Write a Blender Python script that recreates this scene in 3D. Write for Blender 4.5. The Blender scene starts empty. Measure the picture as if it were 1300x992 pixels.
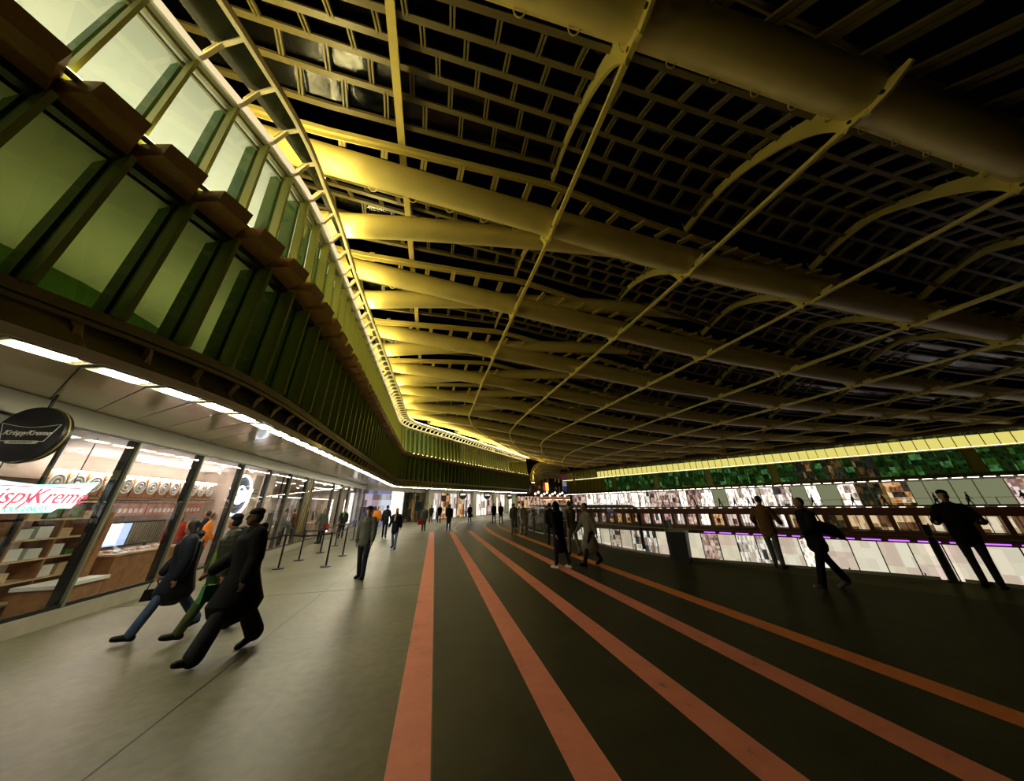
import bpy, bmesh, math, random
from mathutils import Vector, Matrix
import numpy as np
PI = math.pi
R = math.radians
random.seed(7)
SC = bpy.context.scene
COL = SC.collection

# ------------------------------------------------------------------ camera
FPX = 391.0
cam_d = bpy.data.cameras.new('camera')
cam_d.sensor_fit = 'HORIZONTAL'; cam_d.sensor_width = 36.0
cam_d.lens = FPX / 1300.0 * 36.0
cam_d.shift_y = -44.5 / 1300.0
cam_d.clip_start = 0.05; cam_d.clip_end = 600
cam = bpy.data.objects.new('camera', cam_d); COL.objects.link(cam)
vY = Vector((-97.0, -189.5, -FPX)).normalized()
vZ = Vector((-20.0, 816.5, -FPX)); vZ = (vZ - vZ.dot(vY) * vY).normalized()
vX = vY.cross(vZ)
M3 = Matrix((vX, vY, vZ))            # camera axes -> world
cam.matrix_world = Matrix.Translation((0, 0, 1.75)) @ M3.to_4x4()
SC.camera = cam

# ------------------------------------------------------------------ world, exposure
w = bpy.data.worlds.new('night'); SC.world = w; w.use_nodes = True
bg = w.node_tree.nodes['Background']
bg.inputs[0].default_value = (0.05, 0.06, 0.09, 1); bg.inputs[1].default_value = 0.004
SC.view_settings.view_transform = 'Standard'; SC.view_settings.look = 'None'
SC.view_settings.exposure = 0.0; SC.view_settings.gamma = 1.0
SC.view_settings.use_curve_mapping = False

# light levels, all given off by lamps built further down
L_STRIP = 60.0      # white downlights in the soffit
L_RIM = 120.0        # yellow strips on the ledge and rim, shining up
L_ROOM = 62.0        # added uplight troughs in the upper rooms
L_SHOP = 16.0       # lamps of the shops

# ------------------------------------------------------------------ materials
def lk(nt, a, b): nt.links.new(a, b)
def mat(name, col, rough=0.5, metal=0.0, var=0.0, scale=4.0, bump=0.0, spec=0.5, emit=None, es=0.0, coat=0.0):
    m = bpy.data.materials.new(name); m.use_nodes = True
    nt = m.node_tree; b = nt.nodes['Principled BSDF']
    b.inputs['Base Color'].default_value = (*col, 1); b.inputs['Roughness'].default_value = rough
    b.inputs['Metallic'].default_value = metal; b.inputs['Specular IOR Level'].default_value = spec
    b.inputs['Coat Weight'].default_value = coat
    if emit: b.inputs['Emission Color'].default_value = (*emit, 1); b.inputs['Emission Strength'].default_value = es
    if var or bump:
        tc = nt.nodes.new('ShaderNodeTexCoord'); n = nt.nodes.new('ShaderNodeTexNoise')
        n.inputs['Scale'].default_value = scale; n.inputs['Detail'].default_value = 5
        lk(nt, tc.outputs['Object'], n.inputs['Vector'])
        if var:
            r = nt.nodes.new('ShaderNodeValToRGB')
            r.color_ramp.elements[0].position = 0.3; r.color_ramp.elements[1].position = 0.7
            r.color_ramp.elements[0].color = (*[c * (1 - var) for c in col], 1)
            r.color_ramp.elements[1].color = (*[min(1, c * (1 + var)) for c in col], 1)
            lk(nt, n.outputs[0], r.inputs[0]); lk(nt, r.outputs[0], b.inputs['Base Color'])
        if bump:
            bp = nt.nodes.new('ShaderNodeBump'); bp.inputs['Strength'].default_value = bump; bp.inputs['Distance'].default_value = 0.02
            lk(nt, n.outputs[0], bp.inputs['Height']); lk(nt, bp.outputs[0], b.inputs['Normal'])
    return m
def emis(name, col, s):
    m = bpy.data.materials.new(name); m.use_nodes = True
    nt = m.node_tree; nt.nodes.clear()
    e = nt.nodes.new('ShaderNodeEmission'); o = nt.nodes.new('ShaderNodeOutputMaterial')
    e.inputs[0].default_value = (*col, 1); e.inputs[1].default_value = s
    lk(nt, e.outputs[0], o.inputs[0]); return m
def glass(name, tint, refl=0.9, rough=0.0, base=0.04):
    """thin pane: tinted see-through with a reflection that grows at grazing angles, the same from both sides"""
    m = bpy.data.materials.new(name); m.use_nodes = True
    nt = m.node_tree; nt.nodes.clear()
    t = nt.nodes.new('ShaderNodeBsdfTransparent'); t.inputs[0].default_value = (*tint, 1)
    g = nt.nodes.new('ShaderNodeBsdfGlossy'); g.inputs[0].default_value = (refl, refl, refl, 1); g.inputs['Roughness'].default_value = rough
    ge = nt.nodes.new('ShaderNodeNewGeometry'); dt = nt.nodes.new('ShaderNodeVectorMath'); dt.operation = 'DOT_PRODUCT'
    ab = nt.nodes.new('ShaderNodeMath'); ab.operation = 'ABSOLUTE'
    om = nt.nodes.new('ShaderNodeMath'); om.operation = 'SUBTRACT'; om.inputs[0].default_value = 1.0; om.use_clamp = True
    pw = nt.nodes.new('ShaderNodeMath'); pw.operation = 'POWER'; pw.inputs[1].default_value = 5.0
    ad = nt.nodes.new('ShaderNodeMath'); ad.operation = 'MULTIPLY_ADD'; ad.inputs[1].default_value = 1.0 - base; ad.inputs[2].default_value = base; ad.use_clamp = True
    mx = nt.nodes.new('ShaderNodeMixShader'); o = nt.nodes.new('ShaderNodeOutputMaterial')
    lk(nt, ge.outputs['True Normal'], dt.inputs[0]); lk(nt, ge.outputs['Incoming'], dt.inputs[1]); lk(nt, dt.outputs['Value'], ab.inputs[0])
    lk(nt, ab.outputs[0], om.inputs[1]); lk(nt, om.outputs[0], pw.inputs[0])
    lk(nt, pw.outputs[0], ad.inputs[0]); lk(nt, ad.outputs[0], mx.inputs[0]); lk(nt, t.outputs[0], mx.inputs[1]); lk(nt, g.outputs[0], mx.inputs[2])
    lk(nt, mx.outputs[0], o.inputs[0]); return m
def window_mat(name, cols, strength, sx=1.2, sz=0.8, seed=0.0, fine=True):
    """a lit shop window seen from far away: blocks of goods, walls and lamps that shine out, laid out along the pane"""
    m = bpy.data.materials.new(name); m.use_nodes = True
    nt = m.node_tree; nt.nodes.clear()
    tc = nt.nodes.new('ShaderNodeTexCoord'); oi = nt.nodes.new('ShaderNodeObjectInfo')
    def pattern(kx, kz, sd):
        mp = nt.nodes.new('ShaderNodeMapping'); mp.inputs['Scale'].default_value = (kx, 0.0, kz)
        ad = nt.nodes.new('ShaderNodeVectorMath'); ad.operation = 'ADD'
        cb = nt.nodes.new('ShaderNodeMath'); cb.operation = 'MULTIPLY_ADD'; cb.inputs[1].default_value = 57.3; cb.inputs[2].default_value = sd
        fl = nt.nodes.new('ShaderNodeVectorMath'); fl.operation = 'FLOOR'
        lk(nt, oi.outputs['Random'], cb.inputs[0]); lk(nt, tc.outputs['Object'], mp.inputs[0]); lk(nt, mp.outputs[0], ad.inputs[0]); lk(nt, cb.outputs[0], ad.inputs[1])
        lk(nt, ad.outputs[0], fl.inputs[0]); v = nt.nodes.new('ShaderNodeTexWhiteNoise'); v.noise_dimensions = '3D'
        lk(nt, fl.outputs[0], v.inputs['Vector']); return v.outputs['Value']
    def ramp(src, cc, lo=0.1):
        r = nt.nodes.new('ShaderNodeValToRGB'); r.color_ramp.interpolation = 'CONSTANT'
        while len(r.color_ramp.elements) < len(cc): r.color_ramp.elements.new(0.5)
        for i, c in enumerate(cc):
            r.color_ramp.elements[i].position = 0.0 if i == 0 else lo + i / len(cc) * 0.8; r.color_ramp.elements[i].color = (*c, 1)
        lk(nt, src, r.inputs[0]); return r.outputs[0]
    base = ramp(pattern(sx, sz, seed), cols)
    det = ramp(pattern(sx * 3.3, sz * 2.2, seed + 9), [(1, 1, 1), (.75, .7, .62), (1, 1, 1), (.35, .3, .26), (1, .95, .9), (.6, .55, .5)])
    mx = nt.nodes.new('ShaderNodeMix'); mx.data_type = 'RGBA'; mx.blend_type = 'MULTIPLY'; mx.inputs[0].default_value = 1
    lk(nt, base, mx.inputs[6]); lk(nt, det, mx.inputs[7])
    if not fine: mx.inputs[0].default_value = 0.25
    e = nt.nodes.new('ShaderNodeEmission'); e.inputs[1].default_value = strength
    o = nt.nodes.new('ShaderNodeOutputMaterial')
    lk(nt, mx.outputs[2], e.inputs[0]); lk(nt, e.outputs[0], o.inputs[0])
    return m

M = {}
# concrete floor with stains
def floor_mat():
    m = bpy.data.materials.new('concrete_floor'); m.use_nodes = True
    nt = m.node_tree; b = nt.nodes['Principled BSDF']
    tc = nt.nodes.new('ShaderNodeTexCoord')
    n1 = nt.nodes.new('ShaderNodeTexNoise'); n1.inputs['Scale'].default_value = 0.7; n1.inputs['Detail'].default_value = 6
    n2 = nt.nodes.new('ShaderNodeTexNoise'); n2.inputs['Scale'].default_value = 9; n2.inputs['Detail'].default_value = 8
    lk(nt, tc.outputs['Object'], n1.inputs[0]); lk(nt, tc.outputs['Object'], n2.inputs[0])
    r1 = nt.nodes.new('ShaderNodeValToRGB')
    r1.color_ramp.elements[0].position = 0.35; r1.color_ramp.elements[0].color = (0.108, 0.104, 0.06, 1)
    r1.color_ramp.elements[1].position = 0.65; r1.color_ramp.elements[1].color = (0.152, 0.146, 0.086, 1)
    r2 = nt.nodes.new('ShaderNodeValToRGB')
    r2.color_ramp.elements[0].position = 0.3; r2.color_ramp.elements[0].color = (0.78, 0.78, 0.78, 1)
    r2.color_ramp.elements[1].position = 0.75; r2.color_ramp.elements[1].color = (1.15, 1.15, 1.15, 1)
    mx = nt.nodes.new('ShaderNodeMix'); mx.data_type = 'RGBA'; mx.blend_type = 'MULTIPLY'; mx.inputs[0].default_value = 1
    lk(nt, n1.outputs[0], r1.inputs[0]); lk(nt, n2.outputs[0], r2.inputs[0])
    lk(nt, r1.outputs[0], mx.inputs[6]); lk(nt, r2.outputs[0], mx.inputs[7]); lk(nt, mx.outputs[2], b.inputs['Base Color'])
    b.inputs['Roughness'].default_value = 0.42; b.inputs['Specular IOR Level'].default_value = 0.35
    bp = nt.nodes.new('ShaderNodeBump'); bp.inputs['Strength'].default_value = 0.12; bp.inputs['Distance'].default_value = 0.01
    lk(nt, n2.outputs[0], bp.inputs['Height']); lk(nt, bp.outputs[0], b.inputs['Normal'])
    return m
def paint_mat(name, col, wear):
    """floor paint with worn patches showing the concrete"""
    m = bpy.data.materials.new(name); m.use_nodes = True
    nt = m.node_tree; b = nt.nodes['Principled BSDF']
    tc = nt.nodes.new('ShaderNodeTexCoord')
    n1 = nt.nodes.new('ShaderNodeTexNoise'); n1.inputs['Scale'].default_value = 3; n1.inputs['Detail'].default_value = 9; n1.inputs['Roughness'].default_value = 0.75
    lk(nt, tc.outputs['Object'], n1.inputs[0])
    r = nt.nodes.new('ShaderNodeValToRGB')
    r.color_ramp.elements[0].position = wear; r.color_ramp.elements[0].color = (0.26, 0.2, 0.14, 1)
    r.color_ramp.elements[1].position = wear + 0.05; r.color_ramp.elements[1].color = (*[c * 0.88 for c in col], 1)
    e = r.color_ramp.elements.new(0.62); e.color = (*col, 1)
    lk(nt, n1.outputs[0], r.inputs[0]); lk(nt, r.outputs[0], b.inputs['Base Color'])
    b.inputs['Roughness'].default_value = 0.55
    return m
M['floor'] = floor_mat()
M['salmon'] = paint_mat('salmon_paint', (0.95, 0.32, 0.2), 0.34)
M['orange'] = paint_mat('orange_paint', (0.95, 0.3, 0.09), 0.30)
M['palepaint'] = paint_mat('pale_paint', (0.5, 0.45, 0.3), 0.36)
M['steel'] = mat('cream_steel_paint', (0.66, 0.53, 0.15), 0.42, 0.0, 0.06, 1.5)
M['steel2'] = mat('cream_rod_paint', (0.66, 0.54, 0.13), 0.45)
M['rim'] = mat('pale_rim_paint', (0.8, 0.7, 0.42), 0.4)
M['bronze'] = mat('olive_bronze_metal', (0.26, 0.21, 0.06), 0.4, 0.25, 0.1, 3)
M['fin'] = mat('olive_green_fin', (0.42, 0.41, 0.08), 0.38, 0.1)
M['darkfin'] = mat('dark_green_fin', (0.24, 0.28, 0.04), 0.35, 0.2)
M['wedge'] = mat('rusty_brown_panel', (0.38, 0.21, 0.04), 0.5, 0.0, 0.12, 30, 0.1)
M['dark'] = mat('dark_metal', (0.02, 0.02, 0.018), 0.4, 0.4)
M['black'] = mat('black_metal', (0.012, 0.012, 0.012), 0.35, 0.3)
M['mullion'] = mat('grey_green_mullion', (0.24, 0.24, 0.17), 0.35, 0.5)
M['frame'] = mat('black_frame', (0.01, 0.012, 0.012), 0.3, 0.2)
M['curb'] = mat('pale_stone_curb', (0.34, 0.32, 0.24), 0.5, 0, 0.08, 5)
M['soffit'] = mat('soffit_panel', (0.72, 0.62, 0.42), 0.16, 0.0, 0.03, 2, coat=0.3)
M['fascia'] = mat('grey_fascia', (0.34, 0.34, 0.25), 0.35, 0.2)
M['cove'] = mat('olive_cove', (0.16, 0.13, 0.035), 0.4, 0.2)
M['glass'] = glass('shop_glass', (0.93, 0.96, 0.94), 0.9, 0.0, 0.05)
M['greenglass'] = glass('green_glass', (0.9, 0.92, 0.74), 0.9, 0.0, 0.06)
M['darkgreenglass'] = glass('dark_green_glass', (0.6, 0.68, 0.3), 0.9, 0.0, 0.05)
M['railglass'] = glass('balustrade_glass', (0.82, 0.86, 0.8), 0.9, 0.02, 0.05)
def roof_glass():
    m = glass('roof_glass', (0.25, 0.3, 0.25), 0.55, 0.09, 0.12)
    nt = m.node_tree; tc = nt.nodes.new('ShaderNodeTexCoord'); n = nt.nodes.new('ShaderNodeTexNoise'); n.inputs['Scale'].default_value = 22
    bp = nt.nodes.new('ShaderNodeBump'); bp.inputs['Strength'].default_value = 0.25; bp.inputs['Distance'].default_value = 0.02
    lk(nt, tc.outputs['Object'], n.inputs[0]); lk(nt, n.outputs[0], bp.inputs['Height'])
    for nd in nt.nodes:
        if nd.type == 'BSDF_GLOSSY': lk(nt, bp.outputs[0], nd.inputs['Normal'])
    return m
M['roofglass'] = roof_glass()
M['white_wall'] = mat('white_wall', (0.74, 0.74, 0.66), 0.7)
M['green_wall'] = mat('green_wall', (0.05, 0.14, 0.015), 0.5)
M['lane'] = mat('dark_floor_lane', (0.044, 0.043, 0.022), 0.45, 0, 0.25, 2.0, 0.05, spec=0.3)  # darker mottled floor tone right of the first stripe
M['shop_wall'] = mat('shop_wall', (0.52, 0.43, 0.35), 0.6)
M['shop_ceiling'] = mat('shop_ceiling', (0.75, 0.65, 0.62), 0.6)
M['wood'] = mat('shop_wood', (0.30, 0.14, 0.06), 0.45, 0, 0.25, 6)
M['palewood'] = mat('pale_wood', (0.55, 0.4, 0.25), 0.5, 0, 0.15, 6)
M['whitepl'] = mat('white_laminate', (0.75, 0.74, 0.7), 0.4)
M['brownfloor'] = mat('brown_floor', (0.22, 0.15, 0.09), 0.4)
M['brick'] = mat('reddish_brown_band', (0.2, 0.062, 0.035), 0.5, 0, 0.1, 1)
M['brick2'] = mat('reddish_brown_column', (0.24, 0.09, 0.035), 0.5, 0, 0.1, 1)
M['darkroof'] = mat('dark_roof', (0.035, 0.028, 0.02), 0.6)
M['E_white'] = emis('white_lamp', (1.0, 0.91, 0.68), L_STRIP)
M['E_far'] = emis('far_white_lamp', (1.0, 0.9, 0.75), 9)
M['E_rim'] = emis('yellow_led', (1.0, 0.86, 0.36), L_RIM)
M['E_room'] = emis('added_room_lamp', (1.0, 1.0, 0.78), L_ROOM)
M['E_shop'] = emis('shop_lamp', (1.0, 0.84, 0.68), L_SHOP)
M['E_down'] = emis('downlight', (1.0, 0.89, 0.8), 100)
M['E_band'] = emis('cream_band_glow', (1.0, 0.80, 0.45), 0.95)  # emission stands in for the light falling on the soffit band
M['rimpanel'] = mat('dark_olive_glass_panel', (0.012, 0.013, 0.005), 0.15, 0.0, 0.2, 3)
M['E_sign'] = emis('sign_white', (0.85, 1.0, 0.93), 2.6)
M['E_green'] = emis('sign_green', (0.1, 0.7, 0.45), 1.4)
M['E_red'] = emis('sign_red', (1.0, 0.10, 0.16), 1.5)
M['E_cool'] = emis('cool_white_neon', (0.9, 0.93, 1.0), 5)
M['E_screen'] = emis('blue_white_screen', (0.55, 0.65, 1.0), 1.3)
M['E_poster'] = emis('white_lightbox', (1, 0.98, 0.92), 3.2)
M['E_purple'] = emis('purple_light', (0.45, 0.12, 0.85), 2.2)
M['E_warm'] = emis('warm_lamp', (1.0, 0.6, 0.25), 6)
M['E_yellowpanel'] = emis('yellow_lit_panel', (0.9, 0.78, 0.2), 1.0)
M['gold'] = mat('pale_gold_print', (0.5, 0.5, 0.36), 0.5)
M['print'] = mat('sign_print', (0.66, 0.66, 0.58), 0.5)

# ------------------------------------------------------------------ object helpers
def link(o, parent=None):
    COL.objects.link(o)
    if parent is not None: o.parent = parent
    return o
def tag(o, label=None, cat=None, group=None, kind=None):
    if label: o['label'] = label
    if cat: o['category'] = cat
    if group: o['group'] = group
    if kind: o['kind'] = kind
    return o
def empty(name, loc=(0, 0, 0), rz=0.0):
    o = bpy.data.objects.new(name, None); o.empty_display_size = 0.2
    o.location = loc; o.rotation_euler = (0, 0, rz); return link(o)
def copy_tree(o, parent=None):
    c = o.copy(); COL.objects.link(c); c.parent = parent
    for ch in [x for x in bpy.data.objects if x.parent is o]: copy_tree(ch, c)
    return c
KIDS = {}
def fast_copy(o, kids):
    """copy a thing and its parts: kids is [(part, [subparts])]"""
    c = o.copy(); COL.objects.link(c); c.parent = None
    for k, subs in kids:
        d = k.copy(); COL.objects.link(d); d.parent = c
        for s in subs:
            e = s.copy(); COL.objects.link(e); e.parent = d
    return c
class MB:
    def __init__(s): s.v = []; s.f = []; s.smooth = False
    def add(s, vs, fs):
        n = len(s.v); s.v += [tuple(v) for v in vs]; s.f += [tuple(n + i for i in f) for f in fs]; return s
    def box(s, x0, x1, y0, y1, z0, z1):
        return s.hexa([(x0, y0, z0), (x1, y0, z0), (x1, y1, z0), (x0, y1, z0), (x0, y0, z1), (x1, y0, z1), (x1, y1, z1), (x0, y1, z1)])
    def hexa(s, p):
        return s.add(p, [(3, 2, 1, 0), (4, 5, 6, 7), (0, 1, 5, 4), (1, 2, 6, 5), (2, 3, 7, 6), (3, 0, 4, 7)])
    def beam(s, a, b, wd, ht, up=(0, 0, 1)):
        a = Vector(a); b = Vector(b); d = (b - a).normalized(); u = Vector(up)
        sd = d.cross(u)
        if sd.length < 1e-4: sd = d.cross(Vector((0, 1, 0)))
        sd.normalize(); u = sd.cross(d)
        sd = sd * wd / 2; u = u * ht / 2
        return s.hexa([a - sd - u, a + sd - u, b + sd - u, b - sd - u, a - sd + u, a + sd + u, b + sd + u, b - sd + u])
    def ribbon(s, pts, wd, ht, up=(0, 0, 1)):
        """rectangular section swept along a polyline"""
        pts = [Vector(p) for p in pts]; n = len(pts); vs = []; fs = []
        wf = wd if callable(wd) else (lambda t: wd); hf = ht if callable(ht) else (lambda t: ht)
        for i, p in enumerate(pts):
            d = (pts[min(i + 1, n - 1)] - pts[max(i - 1, 0)]).normalized()
            sd = d.cross(Vector(up)); sd.normalize(); u = sd.cross(d)
            t = i / (n - 1); a = sd * wf(t) / 2; c = u * hf(t) / 2
            vs += [p - a - c, p + a - c, p + a + c, p - a + c]
        for i in range(n - 1):
            k = i * 4
            for j in range(4): fs.append((k + j, k + (j + 1) % 4, k + 4 + (j + 1) % 4, k + 4 + j))
        fs.append((3, 2, 1, 0)); k = (n - 1) * 4; fs.append((k, k + 1, k + 2, k + 3))
        return s.add(vs, fs)
    def tube(s, pts, r, seg=12, cap=True):
        pts = [Vector(p) for p in pts]; n = len(pts); vs = []; fs = []
        rf = r if callable(r) else (lambda t: r)
        d0 = (pts[1] - pts[0]).normalized(); u = d0.orthogonal().normalized()
        for i, p in enumerate(pts):
            d = (pts[min(i + 1, n - 1)] - pts[max(i - 1, 0)]).normalized()
            u = (u - u.dot(d) * d).normalized(); v = d.cross(u); rr = rf(i / (n - 1))
            for j in range(seg):
                a = 2 * PI * j / seg; vs.append(p + (u * math.cos(a) + v * math.sin(a)) * rr)
        for i in range(n - 1):
            for j in range(seg):
                fs.append((i * seg + j, i * seg + (j + 1) % seg, (i + 1) * seg + (j + 1) % seg, (i + 1) * seg + j))
        if cap: fs.append(tuple(range(seg - 1, -1, -1))); fs.append(tuple((n - 1) * seg + j for j in range(seg)))
        return s.add(vs, fs)
    def cyl(s, a, b, r, seg=16, r2=None): return s.tube([a, b], (lambda t: r + ((r2 if r2 is not None else r) - r) * t), seg)
    def prism(s, poly, z0, z1):
        n = len(poly); vs = [(x, y, z0) for x, y in poly] + [(x, y, z1) for x, y in poly]
        fs = [tuple(range(n - 1, -1, -1)), tuple(range(n, 2 * n))] + [(i, (i + 1) % n, n + (i + 1) % n, n + i) for i in range(n)]
        return s.add(vs, fs)
    def sheet(s, A, B):
        """quads between two equally long polylines"""
        n = len(A); return s.add(list(A) + list(B), [(i, i + 1, n + i + 1, n + i) for i in range(n - 1)])
    def sphere(s, c, r, seg=12, ring=8, sc=(1, 1, 1)):
        c = Vector(c); vs = [c + Vector((0, 0, r * sc[2]))]; fs = []
        for i in range(1, ring):
            for j in range(seg):
                t = PI * i / ring; a = 2 * PI * j / seg
                vs.append(c + Vector((r * sc[0] * math.sin(t) * math.cos(a), r * sc[1] * math.sin(t) * math.sin(a), r * sc[2] * math.cos(t))))
        vs.append(c - Vector((0, 0, r * sc[2]))); e = len(vs) - 1
        for j in range(seg): fs.append((0, 1 + j, 1 + (j + 1) % seg)); fs.append((e, 1 + (ring - 2) * seg + (j + 1) % seg, 1 + (ring - 2) * seg + j))
        for i in range(ring - 2):
            for j in range(seg):
                a = 1 + i * seg; fs.append((a + j, a + seg + j, a + seg + (j + 1) % seg, a + (j + 1) % seg))
        return s.add(vs, fs)
    def mesh(s, name, m, smooth=False):
        me = bpy.data.meshes.new(name); me.from_pydata(s.v, [], s.f); me.validate(); me.update()
        bm = bmesh.new(); bm.from_mesh(me); bmesh.ops.recalc_face_normals(bm, faces=bm.faces); bm.to_mesh(me); bm.free()
        if m: me.materials.append(m)
        if smooth:
            me.polygons.foreach_set('use_smooth', [True] * len(me.polygons))
            try: me.set_sharp_from_angle(angle=R(40))
            except Exception: pass
        return me
    def obj(s, name, m, parent=None, smooth=False, loc=None, rz=0.0):
        o = bpy.data.objects.new(name, s.mesh(name, m, smooth))
        if loc is not None: o.location = loc; o.rotation_euler = (0, 0, rz)
        return link(o, parent)
def inst(src, name, loc, rz=0.0, parent=None, scale=None):
    o = bpy.data.objects.new(name, src.data); o.location = loc; o.rotation_euler = (0, 0, rz)
    if scale: o.scale = scale
    return link(o, parent)

# ------------------------------------------------------------------ curve helpers
def interp(x, xs, ys): return float(np.interp(x, xs, ys))
class Curve:
    """plan curve sampled densely, addressed by arc length"""
    def __init__(s, pts, dense=24):
        P = [Vector((p[0], p[1])) for p in pts]; Q = []
        for i in range(len(P) - 1):
            p0 = P[i - 1] if i else P[0] * 2 - P[1]; p3 = P[i + 2] if i + 2 < len(P) else P[-1] * 2 - P[-2]
            p1, p2 = P[i], P[i + 1]
            for k in range(dense):
                t = k / dense
                Q.append(0.5 * ((2 * p1) + (p2 - p0) * t + (2 * p0 - 5 * p1 + 4 * p2 - p3) * t * t + (3 * p1 - p0 - 3 * p2 + p3) * t ** 3))
        Q.append(P[-1]); s.Q = np.array([[q.x, q.y] for q in Q])
        d = np.hypot(*np.diff(s.Q, axis=0).T); s.S = np.concatenate([[0], np.cumsum(d)]); s.L = float(s.S[-1])
    def at(s, u, off=0.0):
        x = float(np.interp(u, s.S, s.Q[:, 0])); y = float(np.interp(u, s.S, s.Q[:, 1]))
        if off:
            t = s.tan(u); x += t[1] * off; y -= t[0] * off
        return x, y
    def tan(s, u):
        a = max(0, u - 0.15); b = min(s.L, u + 0.15)
        x = float(np.interp(b, s.S, s.Q[:, 0]) - np.interp(a, s.S, s.Q[:, 0])); y = float(np.interp(b, s.S, s.Q[:, 1]) - np.interp(a, s.S, s.Q[:, 1]))
        l = math.hypot(x, y); return x / l, y / l
    def ang(s, u): t = s.tan(u); return math.atan2(t[1], t[0])
    def line(s, u0, u1, step, off=0.0, z=0.0):
        n = max(2, int(abs(u1 - u0) / step) + 1)
        return [(*s.at(u0 + (u1 - u0) * i / (n - 1), off(u0 + (u1 - u0) * i / (n - 1)) if callable(off) else off), z) for i in range(n)]
    def sY(s, y): return float(np.interp(y, s.Q[:, 1], s.S))
M['bracket'] = mat('olive_gold_bracket', (0.6, 0.47, 0.14), 0.4, 0.1)
# ================================================================== floor
EDGE = [(12.6, -6), (12.4, 0), (12.0, 3.4), (11.5, 5.1), (10.95, 6.25), (9.6, 8.15), (8.0, 10.4), (7.4, 13.2), (7.3, 15.1), (6.75, 19), (6.62, 23), (7.4, 30), (10.5, 40), (19.0, 55), (27, 66), (31, 74), (36, 84)]
edgeC = Curve(EDGE, 10)
edge_pts = [tuple(q) for q in edgeC.Q[::2]]
mb = MB()
poly = [(-14, -6)] + edge_pts + [(60, 130), (-14, 130)]
mb.prism(poly, -0.35, 0.0)
floor = mb.obj('floor', M['floor']); tag(floor, kind='structure')
mb = MB()
for x, y0, y1 in ((-2.35, -4, 30),):
    mb.box(x - 0.008, x + 0.008, y0, y1, 0.0, 0.0025)
for y in (9.5, 21.0): mb.box(-6.35, 6.3, y - 0.008, y + 0.008, 0.0, 0.0025)
o = mb.obj('trim_1', M['dark']); tag(o, kind='structure')
mb = MB(); A = edgeC.line(0, edgeC.L, 0.5, 0.02, -0.9); B = edgeC.line(0, edgeC.L, 0.5, 0.02, -0.0)
mb.sheet(A, B); mb.sheet(edgeC.line(0, edgeC.L, .5, 0.02, 0), edgeC.line(0, edgeC.L, .5, -0.12, 0.012))
o = mb.obj('trim_2', M['brick']); tag(o, kind='structure')

mb = MB(); mb.sheet([(0.12, -4, 0.0015), (0.12, 12, 0.0015), (0.06, 26, 0.0015), (0.9, 34, 0.0015), (3.0, 42, 0.0015), (7.5, 50, 0.0015), (15, 60, 0.0015)], [(*edgeC.at(edgeC.sY(y), -0.15), 0.0015) for y in (-4, 12, 26, 34, 42, 50, 60)])
o = mb.obj('trim_5', M['lane']); tag(o, kind='structure')
# painted stripes (each one line of paint on the floor)
def stripe(pts, wd, m, label, group='salmon stripes painted on the floor'):
    mb = MB(); L = []; Rr = []
    for i, p in enumerate(pts):
        a = Vector(pts[max(i - 1, 0)]); b = Vector(pts[min(i + 1, len(pts) - 1)]); d = (b - a).normalized()
        n = Vector((d.y, -d.x)) * wd / 2
        L.append((p[0] - n.x, p[1] - n.y, 0.003)); Rr.append((p[0] + n.x, p[1] + n.y, 0.003))
    mb.sheet(L, Rr); o = mb.obj('painted_stripe', m)
    tag(o, label, 'floor stripe', group)
def dense(p, n=24): c = Curve(p, 8); return [c.at(c.L * i / n) for i in range(n + 1)]
stripe(dense([(-0.05, -3), (-0.06, 10), (-0.12, 25.7)]), 0.32, M['salmon'], 'worn salmon stripe on the floor, leftmost of the long painted stripes')
stripe(dense([(1.24, -3), (1.24, 10), (1.22, 24.9)]), 0.31, M['salmon'], 'salmon floor stripe, second from the left')
stripe(dense([(2.47, -3), (2.47, 10), (2.5, 25.6)]), 0.31, M['salmon'], 'salmon floor stripe in the middle of the five')
stripe(dense([(3.75, -3), (3.75, 10), (3.75, 22), (4.1, 29)]), 0.31, M['salmon'], 'salmon floor stripe bending right at its far end, second from the right')
stripe(dense([(4.97, -3), (4.97, 10), (4.97, 20), (5.2, 28)]), 0.31, M['orange'], 'orange floor stripe nearest the balustrade')
stripe(dense([(1.5, 24.9), (1.7, 30), (3.2, 38), (6.5, 46)]), 0.28, M['palepaint'], 'pale curved stripe continuing beyond the second salmon stripe', 'pale curved floor stripes')
stripe(dense([(4.15, 29.2), (5.1, 35), (7.5, 42), (11, 50)]), 0.28, M['palepaint'], 'pale curved stripe continuing beyond the bending salmon stripe', 'pale curved floor stripes')
stripe(dense([(5.2, 28.2), (6.2, 34), (8.7, 40.5)]), 0.28, M['palepaint'], 'pale curved stripe beside the far balustrade', 'pale curved floor stripes')

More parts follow.
